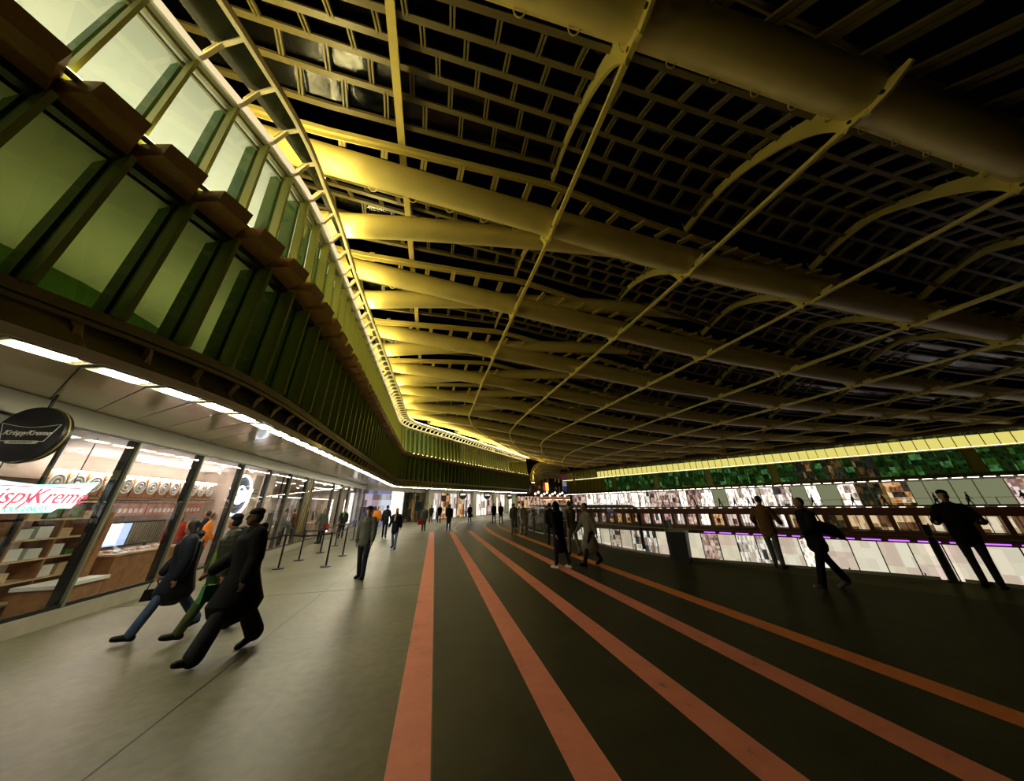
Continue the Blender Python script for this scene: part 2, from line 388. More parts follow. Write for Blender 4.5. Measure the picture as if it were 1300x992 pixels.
# ================================================================== left building: plan curves
F = Curve([(-6.9, -1.2), (-6.15, 0.9), (-5.6, 2.3), (-5.25, 3.15), (-4.92, 4.03), (-4.58, 4.8), (-4.24, 5.75), (-3.99, 6.7), (-3.88, 7.7), (-3.84, 9.6), (-3.9, 16), (-4.0, 26), (-4.08, 33.0), (-3.75, 35.4), (-2.6, 37.7), (3.2, 45.6), (11.6, 57.3), (18.5, 66.7)])
MOD = 0.81
u_first = F.sY(3.29) % MOD
NB = int((F.L - u_first) / MOD)
UB = [u_first + MOD * i for i in range(NB + 1)]
Z_B, Z_L, Z_T, Z_R = 4.12, 6.79, 9.66, 10.14
def leanoff(z):          # offset of the glazing from the plan curve
    if z <= Z_L: return -0.04
    return -0.12 - 0.30 * (z - Z_L) / (Z_T - Z_L)
def local(u, pts):
    """points given as (along, out, z) relative to curve station u"""
    x, y = F.at(u); t = F.tan(u)
    return [(x + t[0] * a + t[1] * b, y + t[1] * a - t[0] * b, z) for a, b, z in pts]

u_end = UB[-1]
wl = empty('wall_left_lower'); tag(wl, kind='structure')
wu = empty('wall_left_upper'); tag(wu, kind='structure')
# bottom transom, fascia rail, back rooms
mb = MB(); mb.ribbon(F.line(0, u_end, 0.6, 0.0, Z_B), 0.16, 0.14); mb.ribbon(F.line(0, u_end, 0.6, 0.06, Z_B - 0.13), 0.05, 0.06)
mb.obj('bottom_rail', M['bronze'], wl)
mb = MB(); mb.ribbon(F.line(0, u_end, 0.6, -0.05, Z_L - 0.28), 0.14, 0.12); mb.ribbon(F.line(0, u_end, 0.6, -0.1, Z_L + 0.08), 0.12, 0.14)
mb.obj('ledge_rail', M['dark'], wl)
mb = MB(); mb.ribbon(F.line(0, u_end, 0.6, -0.42, Z_T), 0.12, 0.12); mb.ribbon(F.line(0, u_end, 0.6, -0.47, Z_T - 0.2), 0.05, 0.06)
mb.obj('top_rail', M['bronze'], wu)
# fins / mullions
random.seed(3)
for i, u in enumerate(UB):
    near = i < 95
    def fin(z0, z1, wd, dp, o0, o1):
        mb = MB(); h = wd / 2
        pts = local(u, [(-h, o0 - 0.04, z0), (h, o0 - 0.04, z0), (h, o0 + dp, z0), (-h, o0 + dp, z0), (-h, o1 - 0.04, z1), (h, o1 - 0.04, z1), (h, o1 + dp, z1), (-h, o1 + dp, z1)])
        mb.hexa(pts); return mb
    if i == 0 or True:
        pass
    a = fin(Z_B + 0.05, Z_L - 0.3, 0.07, 0.26, -0.06, -0.06).obj('lower_fin', M['darkfin'], wl)
    b = fin(Z_L + 0.05, Z_T, 0.055, 0.17, leanoff(Z_L + 0.01), leanoff(Z_T)).obj('upper_fin', M['fin'], wu)
# glazing
for i in range(NB):
    u0, u1 = UB[i], UB[i + 1]
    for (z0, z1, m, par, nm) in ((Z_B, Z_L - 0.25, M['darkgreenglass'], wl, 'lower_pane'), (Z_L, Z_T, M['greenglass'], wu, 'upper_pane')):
        oo0, oo1 = leanoff(z0 + (0.01 if z0 == Z_L else 0)), leanoff(z1)
        mb = MB(); A = (*F.at(u0, oo0), z0), (*F.at(u1, oo0), z0), (*F.at(u1, oo1), z1), (*F.at(u0, oo1), z1)
        mb.add(A, [(0, 1, 2, 3)]); mb.obj(nm, m, par)
    if i < 60:   # dark inner frame round each pane
        mb = MB()
        for z0, z1, wdt in ((Z_B + 0.02, Z_L - 0.27, 0.14), (Z_L + 0.02, Z_T - 0.05, 0.10)):
            o0, o1 = leanoff(z0 + 0.02) - 0.1, leanoff(z1) - 0.1
            for uu, s in ((u0, 1), (u1, -1)):
                p = [(*F.at(uu, o0), z0), (*F.at(uu + s * wdt * 0.5, o0), z0), (*F.at(uu + s * wdt * 0.5, o1), z1), (*F.at(uu, o1), z1)]
                q = [(*F.at(uu, o0 - 0.30), z0), (*F.at(uu + s * wdt * 0.5, o0 - 0.30), z0), (*F.at(uu + s * wdt * 0.5, o1 - 0.30), z1), (*F.at(uu, o1 - 0.30), z1)]
                mb.hexa(p + q)
        mb.obj('inner_frame', M['green_wall'] if i % 1 == 0 else M['dark'], wu)
# sawtooth brown panels hanging off the ledge
for i in range(NB):
    u0 = UB[i]; mb = MB()
    a = [(0.0, -0.02), (0.1, 0.50), (0.63, 0.52), (MOD - 0.005, -0.02)]
    lo = local(u0, [(s, o * 0.92, Z_L - 0.22 + 0.06 * (o > 0.3)) for s, o in a]); hi = local(u0, [(s, o, Z_L + 0.10) for s, o in a])
    # stations along the curve, so the inner edge follows it
    e0 = F.at(u0 + MOD, -0.02); lo[3] = (*e0, lo[3][2]); hi[3] = (*e0, hi[3][2])
    mb.hexa([lo[0], lo[1], lo[2], lo[3], hi[0], hi[1], hi[2], hi[3]])
    mb.obj('ledge_panel', M['wedge'], wl)
# rooms behind: slabs, back walls, lamps
def strip_room(z0, z1, dp, wallm, ceilm, nm, lampz, lampm, lamp_on):
    r = empty(nm); tag(r, kind='structure')
    st = 1.2
    A = F.line(0, u_end, st, -0.2, z1); B = F.line(0, u_end, st, -dp, z1)
    MB().sheet(A, B).obj('ceiling_slab', ceilm, r)
    A = F.line(0, u_end, st, -0.2, z0); B = F.line(0, u_end, st, -dp, z0)
    MB().sheet(A, B).obj('floor_slab', M['dark'], r)
    A = F.line(0, u_end, st, -dp, z0); B = F.line(0, u_end, st, -dp, z1)
    MB().sheet(A, B).obj('back_wall', wallm, r)
    return r
strip_room(Z_L - 0.05, Z_T - 0.02, 4.2, M['white_wall'], M['white_wall'], 'wall_left_upper_room', 0, 0, 0)
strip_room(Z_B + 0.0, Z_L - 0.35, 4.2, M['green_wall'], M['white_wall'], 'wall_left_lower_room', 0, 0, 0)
# linear uplight troughs added on the room floors to brighten the rooms
for k in range(26):
    u = 0.6 + k * 1.62
    if u > u_end - 1: break
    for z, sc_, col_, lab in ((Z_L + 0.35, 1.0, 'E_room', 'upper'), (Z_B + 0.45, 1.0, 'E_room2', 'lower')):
        if col_ not in M: M[col_] = emis('added_room_lamp_low', (1.0, 1.0, 0.5), L_ROOM * 0.2)
        x, y = F.at(u, -2.6); a = F.ang(u)
        t = empty('added_trough_lamp', (x, y, z), a)
        tag(t, ('long added uplight trough brightening the upper rooms behind the green glass' if lab == 'upper' else 'long added uplight trough brightening the dim lower rooms behind the green glass'), 'lamp', 'added uplight troughs in the %s rooms' % lab)
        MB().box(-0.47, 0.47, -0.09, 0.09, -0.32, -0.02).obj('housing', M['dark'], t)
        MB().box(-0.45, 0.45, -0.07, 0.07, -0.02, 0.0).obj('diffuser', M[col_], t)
# pale band with painted-in glow, brackets, dark glass and rim rail at the top
rimo = lambda u: interp(F.at(u)[1], [0, 4, 5.5, 7, 11, 27, 38, 70], [0.75, 0.62, 0.42, 0.12, 0.02, 0.45, 0.6, 0.5])
tm = empty('trim_3'); tag(tm, kind='structure')
mb = MB(); mb.ribbon(F.line(0, u_end, 0.5, -0.27, Z_T + 0.10), 0.22, 0.05); mb.obj('glowing_band', M['E_band'], tm)
mb = MB(); mb.ribbon(F.line(0, u_end, 0.5, rimo, Z_R), 0.09, 0.14); mb.obj('rim_rail', M['rim'], tm)
for i in range(NB):
    u = UB[i]; mb = MB(); ro = rimo(u)
    P = local(u, [(0, -0.45, Z_T + 0.02), (0, -0.2, Z_T + 0.13), (0, 0.25 * ro + -0.05, Z_R + 0.0), (0, ro, Z_R - 0.0)])
    mb.ribbon(P, 0.07, lambda t: 0.17 - 0.07 * t)
    mb.ribbon([tuple(Vector(p) + Vector((0, 0, 0.1))) for p in P[1:]], 0.11, 0.02)
    mb.obj('rim_bracket', M['rim'], tm)
    u1 = UB[min(i + 1, NB)]
    A = [(*F.at(u + 0.04, -0.1), Z_R - 0.02), (*F.at(u1 - 0.04, -0.1), Z_R - 0.02)]; B = [(*F.at(u + 0.04, ro - 0.05), Z_R + 0.02), (*F.at(u1 - 0.04, rimo(u1) - 0.05), Z_R + 0.02)]
    MB().sheet(A, B).obj('rim_glass', M['rimpanel'], tm)
# LED strips: on the ledge (washing the upper fins) and on the rim (washing the canopy)
def led_run(off, z, wd, name, u0, u1, m, lab, step=4.05):
    u = u0; k = 0
    while u < u1 - 0.5:
        ue = min(u + step - 0.06, u1)
        mb = MB(); mb.ribbon(F.line(u, ue, 0.6, off, z), wd, 0.012)
        t = mb.obj('led_strip', m)
        hb = MB(); hb.ribbon(F.line(u, ue, 0.6, off, z - 0.04), wd + 0.03, 0.06); 
        h = hb.obj('housing', M['bronze'], t)
        tag(t, lab, 'light strip', name); u += step; k += 1
M['E_ledge'] = emis('ledge_led', (1.0, 0.86, 0.35), L_RIM * 0.28)
M['E_rim2'] = emis('yellow_led_inner', (1.0, 0.86, 0.36), L_RIM * 0.7)
led_run(0.16, Z_L + 0.16, 0.03, 'light strips along the brown ledge', 0.4, u_end, M['E_ledge'], 'yellow light strip lying on the brown ledge and washing the fins above')
led_run(-0.34, Z_T + 0.17, 0.05, 'light strips behind the cream band', 0.4, u_end, M['E_rim2'], 'yellow light strip hidden behind the cream band under the canopy')
led_run(rimo, Z_R + 0.125, 0.05, 'light strips on the rim rail', 0.4, u_end, M['E_rim'], 'yellow light strip lying on the rim rail and washing the canopy above')
# floodlights sitting on the ledge
def flood(u, lab):
    x, y = F.at(u, 0.36); a = F.ang(u)
    t = empty('floodlight', (x, y, Z_L + 0.10), a); tag(t, lab, 'floodlight', 'floodlights on the brown ledge')
    MB().ribbon([(0, -0.05, 0), (0, -0.05, 0.16)], 0.14, 0.02, (0, 1, 0)).obj('bracket', M['dark'], t)
    mb = MB(); mb.tube([(0, -0.09, 0.1), (0, 0.03, 0.15), (0, 0.05, 0.16)], lambda q: 0.06 + 0.06 * min(1, q * 2), 18); mb.obj('body', M['mullion'], t, True)
    mb = MB(); mb.tube([(0, 0.05, 0.16), (0, 0.07, 0.168)], 0.105, 18); mb.obj('lens', M['frame'], t, True)
flood(UB[0] + 0.55 + MOD * 1 - 0.81, 'round floodlight on the brown ledge, nearest the camera')
flood(UB[0] + 0.55 + MOD * 3 - 0.81 * 1, 'second round floodlight on the brown ledge, smaller and farther')

# ================================================================== soffit
S = Curve([(-6.3, -1.2), (-5.6, 1.2), (-4.98, 3.2), (-4.58, 4.33), (-4.38, 5.05), (-4.18, 5.86), (-4.05, 6.63), (-4.0, 7.47), (-3.97, 10.4), (-4.0, 20), (-4.1, 31.5), (-3.9, 34.2), (-2.9, 36.6), (2.9, 45.0), (11.4, 57.0), (18.4, 66.6)])
Z_S = 3.47
sf = empty('ceiling_soffit'); tag(sf, kind='structure')
n_p = int(S.L / 0.78)
def inner(u):
    x, y = S.at(u)
    if y < 31: return (-6.42, y + 1.75 if y < 29 else y + 1.75)
    return S.at(u, -2.5)
su0 = 0.0
mb = MB(); A = []; B = []
for i in range(n_p + 1):
    u = i * 0.78
    A.append((*S.at(u, 0.18), Z_S + 0.03)); q = S.at(u, -3.2); B.append((q[0] - 0.3, q[1], Z_S + 0.03))
mb.sheet(A, B); mb.obj('backing', M['dark'], sf)
for i in range(n_p):
    ua = i * 0.78 + 0.012; ub = (i + 1) * 0.78 - 0.012
    ya = S.at(ua)[1]
    if ya < 28:
        sl = 1.75; sl = 1.75
        a0 = S.at(ua, -0.2); a1 = S.at(ub, -0.2)
        b0 = (-6.42, S.at(ua)[1] + sl); b1 = (-6.42, S.at(ub)[1] + sl)
    else:
        sl = 0; f_ = max(0.0, 1 - (ya - 28) / 4.0)
        a0 = S.at(ua, -0.2); a1 = S.at(ub, -0.2); b0 = S.at(min(S.L, ua + 1.75 * f_), -2.42); b1 = S.at(min(S.L, ub + 1.75 * f_), -2.42)
    mb = MB(); mb.hexa([(*a0, Z_S), (*a1, Z_S), (*b1, Z_S), (*b0, Z_S), (*a0, Z_S + 0.02), (*a1, Z_S + 0.02), (*b1, Z_S + 0.02), (*b0, Z_S + 0.02)])
    mb.obj('soffit_panel', M['soffit'], sf)
# edge strip with lamp openings
mb = MB(); mb.ribbon(S.line(0, S.L, 0.5, 0.0, Z_S + 0.01), 0.36, 0.02)
mb.ribbon(S.line(0, S.L, 0.5, 0.19, Z_S + 0.05), 0.03, 0.12)
mb.obj('edge_strip', M['soffit'], sf)
# cove between soffit edge and the box above, with brackets
mb = MB(); mb.sheet(S.line(0, S.L, .5, 0.1, Z_S + 0.08), S.line(0, S.L, .5, -0.25, Z_B - 0.02))
mb.obj('cove', M['cove'], sf)
mb = MB(); nn = 140
mb.sheet([(*S.at(S.L * k / nn, -0.35), Z_B + 0.02) for k in range(nn + 1)], [(*F.at(F.L * k / nn, 0.05), Z_B + 0.02) for k in range(nn + 1)])
mb.obj('box_underside', M['cove'], sf)
for i in range(n_p):
    u = i * 0.78 + 0.5; x, y = S.at(u); uf = F.sY(y)
    p0 = (*S.at(u, 0.1), Z_S + 0.07); p3 = (*F.at(uf, 0.0), Z_B - 0.08); p1 = (*S.at(u, -0.06), Z_S + 0.25)
    p2 = ((p1[0] + p3[0]) / 2, (p1[1] + p3[1]) / 2, Z_B - 0.16)
    mb = MB(); mb.ribbon([p0, p1, p2, p3], 0.03, lambda t: 0.16 - 0.09 * t, (0, 0.3, 1)); mb.ribbon([(p[0], p[1], p[2] - 0.07) for p in (p0, p1, p2, p3)], 0.10, 0.02, (0, 0.3, 1))
    mb.obj('cove_bracket', M['bracket'], sf)
# downlights
src = None
for i in range(-3, int((S.L - S.sY(4.33)) / 0.78)):
    u = S.sY(4.33) + i * 0.78
    if u < 0.3: continue
    x, y = S.at(u, 0.0); a = S.ang(u)
    lab = 'white recessed downlight in the soffit edge' if i > 3 else ['large white recessed downlight at the left edge of the photo', 'second large recessed downlight from the left, next to the round hanging sign', 'third recessed downlight from the left', 'fourth recessed downlight from the left'][i] if i >= 0 else 'white recessed downlight beside the camera, outside the view'
    if src is None:
        t = empty('downlight', (x, y, Z_S - 0.012), a)
        mb = MB()
        for q in ((-0.36, 0.36, 0.13, 0.16), (-0.36, 0.36, -0.16, -0.13), (-0.36, -0.33, -0.13, 0.13), (0.33, 0.36, -0.13, 0.13)): mb.box(*q, -0.012, 0.01)
        f_ = mb.obj('frame', M['fascia'], t); d_ = MB().box(-0.22, 0.22, -0.09, 0.09, -0.02, 0.006).obj('diffuser', M['E_white'], t)
        rf = MB().box(-0.33, 0.33, -0.13, 0.13, 0.006, 0.012).obj('reflector', M['rim'], t)
        src = (t, [(f_, []), (d_, []), (rf, [])])
    else:
        t = fast_copy(*src); t.location = (x, y, Z_S - 0.012); t.rotation_euler = (0, 0, a)
    tag(t, lab, 'ceiling light', 'recessed downlights along the soffit')

# ================================================================== shopfront on the left (plane x = -6.4)
XS = -6.4
wf = empty('wall_left_shopfront'); tag(wf, kind='structure')
MB().box(XS - 0.10, XS + 0.06, 0.5, 33.2, 0.0, 0.24).obj('curb', M['curb'], wf)
MB().box(XS - 0.06, XS + 0.05, 0.5, 33.2, 3.14, 3.46).obj('head_fascia', M['fascia'], wf)
MB().box(XS + 0.05, XS + 0.065, 0.5, 33.2, 3.10, 3.14).obj('head_trim', M['frame'], wf)
MULL = [1.6, 3.5, 5.3, 8.48, 10.58, 12.68, 14.68, 16.63, 18.7, 19.5, 23.24, 25.3, 27.38, 29.4, 31.2, 33.1]
for y in MULL:
    mb = MB(); mb.box(XS - 0.05, XS + 0.05, y - 0.025, y + 0.025, 0.24, 3.14); mb.obj('mullion', M['mullion'], wf)
    mb = MB(); mb.box(XS - 0.12, XS - 0.01, y - 0.11, y - 0.03, 0.24, 3.14); mb.box(XS - 0.12, XS - 0.01, y + 0.03, y + 0.07, 0.24, 3.14); mb.obj('inner_post', M['frame'], wf)
MB().box(XS - 0.03, XS + 0.03, 0.5, 33.2, 0.24, 0.30).obj('bottom_frame', M['frame'], wf)
for k, (a, b) in enumerate(zip(MULL[:-1], MULL[1:])):
    mb = MB(); mb.add([(XS, a + .03, 0.29), (XS, b - .03, 0.29), (XS, b - .03, 3.12), (XS, a + .03, 3.12)], [(0, 1, 2, 3)])
    o = mb.obj('window_%d' % (k + 1), M['glass']); tag(o, kind='structure')
for y in (7.65, 17.2, 21.4):
    MB().box(XS - 0.55, XS - 0.5, y - 0.025, y + 0.025, 0.28, 3.12).obj('mullion', M['frame'], wf)
# door recess posts
for y in (19.0, 19.25): MB().box(XS - 0.1, XS + 0.02, y - 0.05, y + 0.05, 0, 3.14).obj('door_jamb', M['bronze'], wf)
# shop interiors
sh = empty('wall_shop_interior'); tag(sh, kind='structure')
MB().box(-12.0, XS - 0.1, 0.5, 33.2, -0.02, 0.02).obj('shop_floor', M['brownfloor'], sh)
MB().box(-12.0, XS - 0.1, 0.5, 33.2, 3.12, 3.2).obj('shop_ceiling', M['shop_ceiling'], sh)
MB().box(-12.1, -12.0, 0.5, 33.2, 0, 3.2).obj('back_wall', M['shop_wall'], sh)
MB().box(-12.0, XS - 0.12, 15.5, 15.62, 0, 3.12).obj('party_wall', M['shop_wall'], sh)
MB().box(-12.0, XS - 0.12, 33.1, 33.2, 0, 3.12).obj('end_wall', M['shop_wall'], sh)
MB().box(-12.0, XS - 0.12, 0.4, 0.5, 0, 3.12).obj('near_wall', M['shop_wall'], sh)
MB().box(-9.4, -9.1, 8.6, 15.5, 2.5, 3.12).obj('bulkhead', M['shop_wall'], sh)
MB().box(-11.9, -9.5, 5.6, 8.2, 2.72, 3.12).obj('ceiling_drop', M['shop_ceiling'], sh)
src = None; random.seed(5)
for x in (-7.3, -8.6, -10.2):
    for j in range(17):
        y = 2.2 + j * 1.85 + (0.4 if x == -8.6 else 0)
        if src is None:
            t = empty('shop_downlight', (x, y, 3.118)); f_ = MB().cyl((0, 0, -0.012), (0, 0, 0.0), 0.085, 20).obj('ring', M['whitepl'], t, True)
            d_ = MB().cyl((0, 0, -0.016), (0, 0, -0.012), 0.065, 20).obj('lens', M['E_down'], t); src = (t, [(f_, []), (d_, [])])
        else:
            t = fast_copy(*src); t.location = (x, y, 3.118)
        tag(t, 'small round downlight in a shop ceiling behind the glass', 'ceiling light', 'round downlights in the shop ceilings')
for x, y0, y1, nm in ((-8.6, 16.5, 22.5, 'c'), (-8.6, 24.0, 32.0, 'd')):
    t = empty('linear_lamp', (x, (y0 + y1) / 2, 3.08)); L_ = (y1 - y0) / 2
    tag(t, {'a': 'long ceiling lamp in the shop behind the big lit script sign', 'b': 'long ceiling lamp above the glass display counter', 'c': 'long ceiling lamp in the shop behind the queue barriers', 'd': 'long ceiling lamp in the farthest shop on the left'}[nm], 'ceiling light')
    MB().box(-0.08, 0.08, -L_, L_, -0.02, 0.04).obj('housing', M['whitepl'], t); MB().box(-0.06, 0.06, -L_, L_, -0.026, -0.02).obj('diffuser', M['E_shop'], t)
M['barsteel'] = mat('glazing_bar_paint', (0.17, 0.135, 0.045), 0.4)
# ================================================================== canopy over the whole court
HX = [-4.2, 3.5, 10, 17, 23.8, 30.6, 40, 60]
HZ = [11.0, 11.0, 10.95, 10.45, 10.0, 9.45, 9.1, 8.8]
def hz(x): return interp(x, HX, HZ)
X8 = [-4.1, 3.5, 10.2, 17, 23.8, 30.6, 40, 72]
X8 = [-7.5, -4.1, 3.4, 10, 17, 23.5, 30.6, 40, 72]
ROWS = [
 list(zip(X8, [2.2, 2.25, 2.25, 2.3, 2.35, 2.4, 2.45, 2.5, 2.6])),
 list(zip(X8, [6.7, 7.1, 8.0, 8.75, 8.85, 8.9, 8.8, 8.8, 8.8])),
 list(zip(X8, [11.5, 12.2, 13.7, 14.9, 15.6, 15.9, 16.0, 15.9, 15.9])),
 list(zip(X8, [17.1, 17.8, 19.4, 20.9, 21.8, 22.2, 22.4, 22.6, 22.8])),
 list(zip(X8, [22.6, 23.4, 24.9, 27.0, 28.3, 28.9, 29.2, 29.3, 29.4])),
 list(zip(X8, [27.9, 28.7, 30.6, 32.8, 34.3, 35.2, 35.7, 36.0, 36.1])),
 list(zip(X8, [32.8, 33.7, 35.7, 38.6, 40.5, 41.4, 42.0, 42.4, 42.5])),
 [(-5.5, 36.8), (-3.0, 38.2), (3.6, 40.8), (9.8, 44.2), (15.7, 46.2), (22, 47.2), (32, 48.2), (72, 49.0)],
 [(-1.6, 40.8), (0.5, 42.4), (5.4, 46.1), (11.4, 50.2), (17, 52.2), (23, 53.4), (34, 54.5), (60, 55.4)],
 [(2.2, 46.0), (4.3, 47.7), (9, 51.8), (14, 55.6), (19, 57.9), (26, 59.6), (40, 60.8), (60, 61.5)],
 [(6.0, 51.3), (8.1, 53.0), (13, 57.3), (17.5, 60.9), (23, 63.6), (32, 65.4), (60, 67.0)],
 [(9.8, 56.5), (11.9, 58.2), (16.5, 62.4), (21, 66.1), (27, 68.9), (37, 70.8), (56, 72.2)],
 [(13.6, 61.7), (15.7, 63.4), (20, 67.7), (25, 71.9), (32, 74.9), (44, 76.6), (50, 77.0)],
]
PO = Curve([(34.5, 87.5), (36.8, 83.5), (43.5, 68.3), (50, 57), (57.5, 43.5), (64, 32), (69, 24.5), (76, 14), (84, 4)])
def rowY(i, x): xs = [p[0] for p in RC[i]]; ys = [p[1] for p in RC[i]]; return interp(x, xs, ys)
RC = []
for r in ROWS:
    c = Curve(r, 12); pts = [c.at(c.L * k / 110) for k in range(111)]
    # end at the far edge beam
    pts = [p for p in pts if p[0] < float(np.interp(-p[1], -PO.Q[:, 1], PO.Q[:, 0])) - 3.2]
    RC.append(pts)
def dz(x, i): return interp(x, [-4.2, 3.5, 11, 17, 25, 60], [0.75, 1.8, 1.6, 1.1, 0.75, 0.7])
def dy(x, i): return interp(x, [-4.2, 3.5, 11, 60], [-0.75, -0.7, -0.5, -0.6])
def tr(x): return interp(x, [-4.2, 0, 9, 20, 60], [0.43, 0.47, 0.60, 0.62, 0.45])
LINES = {
 'A': [(3.55, -5), (3.5, 8), (3.35, 13), (3.05, 30), (3.9, 40), (11, 54.7), (19, 66), (24.8, 76)],
 'B': [(10.2, -5), (10.25, 8), (10.05, 16), (9.3, 36), (9.8, 44.6), (12.1, 51.5), (15, 57.5), (22, 67), (27, 77)],
 'C': [(17.2, -5), (17.2, 9), (16.9, 16), (15.6, 44), (17, 52), (20, 60), (25, 69), (29, 77)],
 'D': [(24.2, -5), (24.2, 16), (23.6, 44), (24, 58), (27, 68), (31, 77)],
 'E': [(31, -5), (31, 16), (30.5, 50), (31, 64), (33, 77)],
 'F': [(38, -5), (38, 30), (37, 55), (36, 70), (36, 77)],
 'G': [(45, -5), (45, 30), (43.5, 50), (41, 64)],
 'H': [(52, -5), (52, 30), (50, 50)],
 'I': [(59, -5), (59, 32)],
}
LC = {k: Curve(v, 10) for k, v in LINES.items()}
def node(i, k):
    """crossing of lengthwise line k with row i"""
    q = LC[k].Q
    xs = q[:, 0]; ys = q[:, 1]
    rx = np.array([p[0] for p in RC[i]]); ry = np.array([p[1] for p in RC[i]])
    d = ys - np.interp(xs, rx, ry)
    for a in range(len(d) - 1):
        if d[a] <= 0 < d[a + 1] and rx[0] - 0.1 <= xs[a] <= rx[-1] + 0.1:
            t = -d[a] / (d[a + 1] - d[a]); x = xs[a] + (xs[a + 1] - xs[a]) * t
            return x, float(np.interp(x, rx, ry))
    return None
ordn = ['nearest the camera, crossing the top right corner', 'second from the camera, the bright one starting right of the curved rim', 'third from the camera', 'fourth from the camera', 'fifth from the camera', 'sixth from the camera', 'seventh from the camera', 'eighth from the camera', 'ninth from the camera', 'tenth from the camera', 'third from the far arch', 'second from the far arch', 'next to the far arch']
clip_src = None
for i, pts in enumerate(RC):
    x0 = pts[0][0] + (3.2 if i < 7 else 2.2)
    root = empty('canopy_beam', (pts[0][0], pts[0][1], hz(x0)))
    tag(root, 'yellow tubular canopy beam with upper rail, ' + ordn[i], 'roof beam', 'tubular beams across the canopy')
    off = Vector(root.location)
    def P(x, y, z): return (x - off.x, y - off.y, z - off.z)
    seg = 20 if i < 4 else 12
    cl = [P(x, y - 0.05, hz(x) + 0.5) for x, y in pts]
    xa = [p[0] for p in pts]
    mb = MB(); mb.tube(cl, lambda t: tr(xa[min(len(xa) - 1, int(round(t * (len(xa) - 1))))]), seg); mb.obj('tube', M['steel'], root, True)
    rl = [P(x, y + dy(x, i), hz(x) + dz(x, i)) for x, y in pts]
    mb = MB(); mb.ribbon(rl, 0.16, 0.18); mb.ribbon([(p[0], p[1] + .02, p[2] - 0.16) for p in rl], 0.03, 0.16); mb.obj('upper_rail', M['steel'], root)
    # louver tabs between rail and tube
    n = 0; x = x0 + 0.6
    step = [1.5, 1.2, 1.2, 1.25, 1.3, 1.5][min(i, 5)]
    far = i >= 6
    tabs = MB()
    while x < min(pts[-1][0] - 1, 46 if not far else 60):
        y = rowY(i, x); a = interp(x, [-4, 1, 6.5, 12, 18, 26, 60], [0, 10, 36, 48, 58, 66, 72]); a = R(a)
        L_ = interp(x, [-4, 3, 8], [0.42, 0.5, 0.75]) if i else 2.6
        b = Vector(P(x, y - 0.05 - tr(x) * 0.75, hz(x) + 0.5 + tr(x) * 0.8 + (-0.02 if i else 0.0)))
        e = b + Vector((math.sin(a) * L_, -math.cos(a) * (0.75 if i else 0.84) * L_, interp(x, [-4, 3, 8], [0.25, 0.4, 0.15]) if i else 0.35))
        if far or n >= 36:
            tabs.beam(b, e, 0.09, 0.06)
        else:
            mb = MB(); wd_ = 0.085 if i else 0.16; mb.beam(b, e, wd_, 0.10); q = Vector((0.11 * math.cos(a), 0.11 * math.sin(a), 0)); mb.beam(b + q * (1 if i else 2), e + q * (1 if i else 2), wd_, 0.12); mb.obj('louver_tab', M['steel'], root)
        n += 1; x += step
    if tabs.v:
        o = tabs.obj('louver_tabs', M['steel'], root); o['kind'] = 'stuff'
    # small rings hanging under the tube, gussets and arch ribs at the crossings
    if i < 3:
        x = x0 + 1.5
        while x < 26:
            y = rowY(i, x)
            rp = [P(x + 0.13 * math.cos(t), y - 0.05 + tr(x) * 0.80 + 0.1 * math.sin(t), hz(x) + 0.5 - tr(x) * 0.58 - 0.07 * math.sin(t)) for t in [PI * k / 8 for k in range(9)]]
            MB().tube(rp, 0.018, 6).obj('hanging_ring', M['steel'], root, True); x += 1.25
    for k in LC:
        nd = node(i, k)
        if not nd: continue
        nx, ny = nd
        # gusset: pointed plate on the tube with a pin hole plate below
        mb = MB(); z = hz(nx)
        mb.ribbon([P(nx, ny - 0.95, z + 0.10), P(nx, ny - 0.45, z - 0.02), P(nx, ny, z - 0.12), P(nx, ny + 0.5, z + 0.0)], 0.09, lambda t: 0.10 + 0.24 * math.sin(PI * min(1, t)))
        mb.obj('gusset', M['steel2'], root)
        if i < 4:
            for sgn in (-0.35, 0.35):
                MB().cyl(P(nx - 0.075, ny + sgn, z - 0.06), P(nx + 0.075, ny + sgn, z - 0.06), 0.055, 12).obj('pin', M['dark'], root)
        if i + 1 < len(RC):
            nn_ = node(i + 1, k)
            if nn_:
                mx_, my_ = nn_
                Z0 = z - 0.02; ye = my_ + dy(mx_, i + 1); ze = hz(mx_) + dz(mx_, i + 1) + 0.3
                prof = [(0, Z0), (0.08, Z0 + 0.62), (0.2, Z0 + 1.15), (0.36, Z0 + 1.62), (0.55, Z0 + 1.98), (0.78, (Z0 + 2.2 + ze) / 2 + 0.03), (1, ze)]
                rp = [P(nx + (mx_ - nx) * v, ny + 0.15 + (ye - ny - 0.15) * v, zz) for v, zz in prof]
                c3 = [];  # smooth
                for a in range(len(rp) - 1):
                    p0 = Vector(rp[max(a - 1, 0)]); p1 = Vector(rp[a]); p2 = Vector(rp[a + 1]); p3 = Vector(rp[min(a + 2, len(rp) - 1)])
                    for s_ in range(3):
                        t = s_ / 3; c3.append(0.5 * ((2 * p1) + (p2 - p0) * t + (2 * p0 - 5 * p1 + 4 * p2 - p3) * t * t + (3 * p1 - p0 - 3 * p2 + p3) * t ** 3))
                c3.append(Vector(rp[-1]))
                mb = MB(); mb.ribbon(c3, 0.10, lambda t: 0.62 * (1 - t) ** 3 + 0.30, (1e-3, 0.0, 1))
                mb.ribbon([p + Vector((0, 0.0, 0.0)) for p in c3], 0.2, 0.03) if False else None
                if i < 3:
                    for a in range(3, len(c3), 3): mb.beam(c3[a], c3[a] + Vector((0, 0, 0.42)), 0.05, 0.02)
                mb.obj('arch_rib', M['steel2'], root)
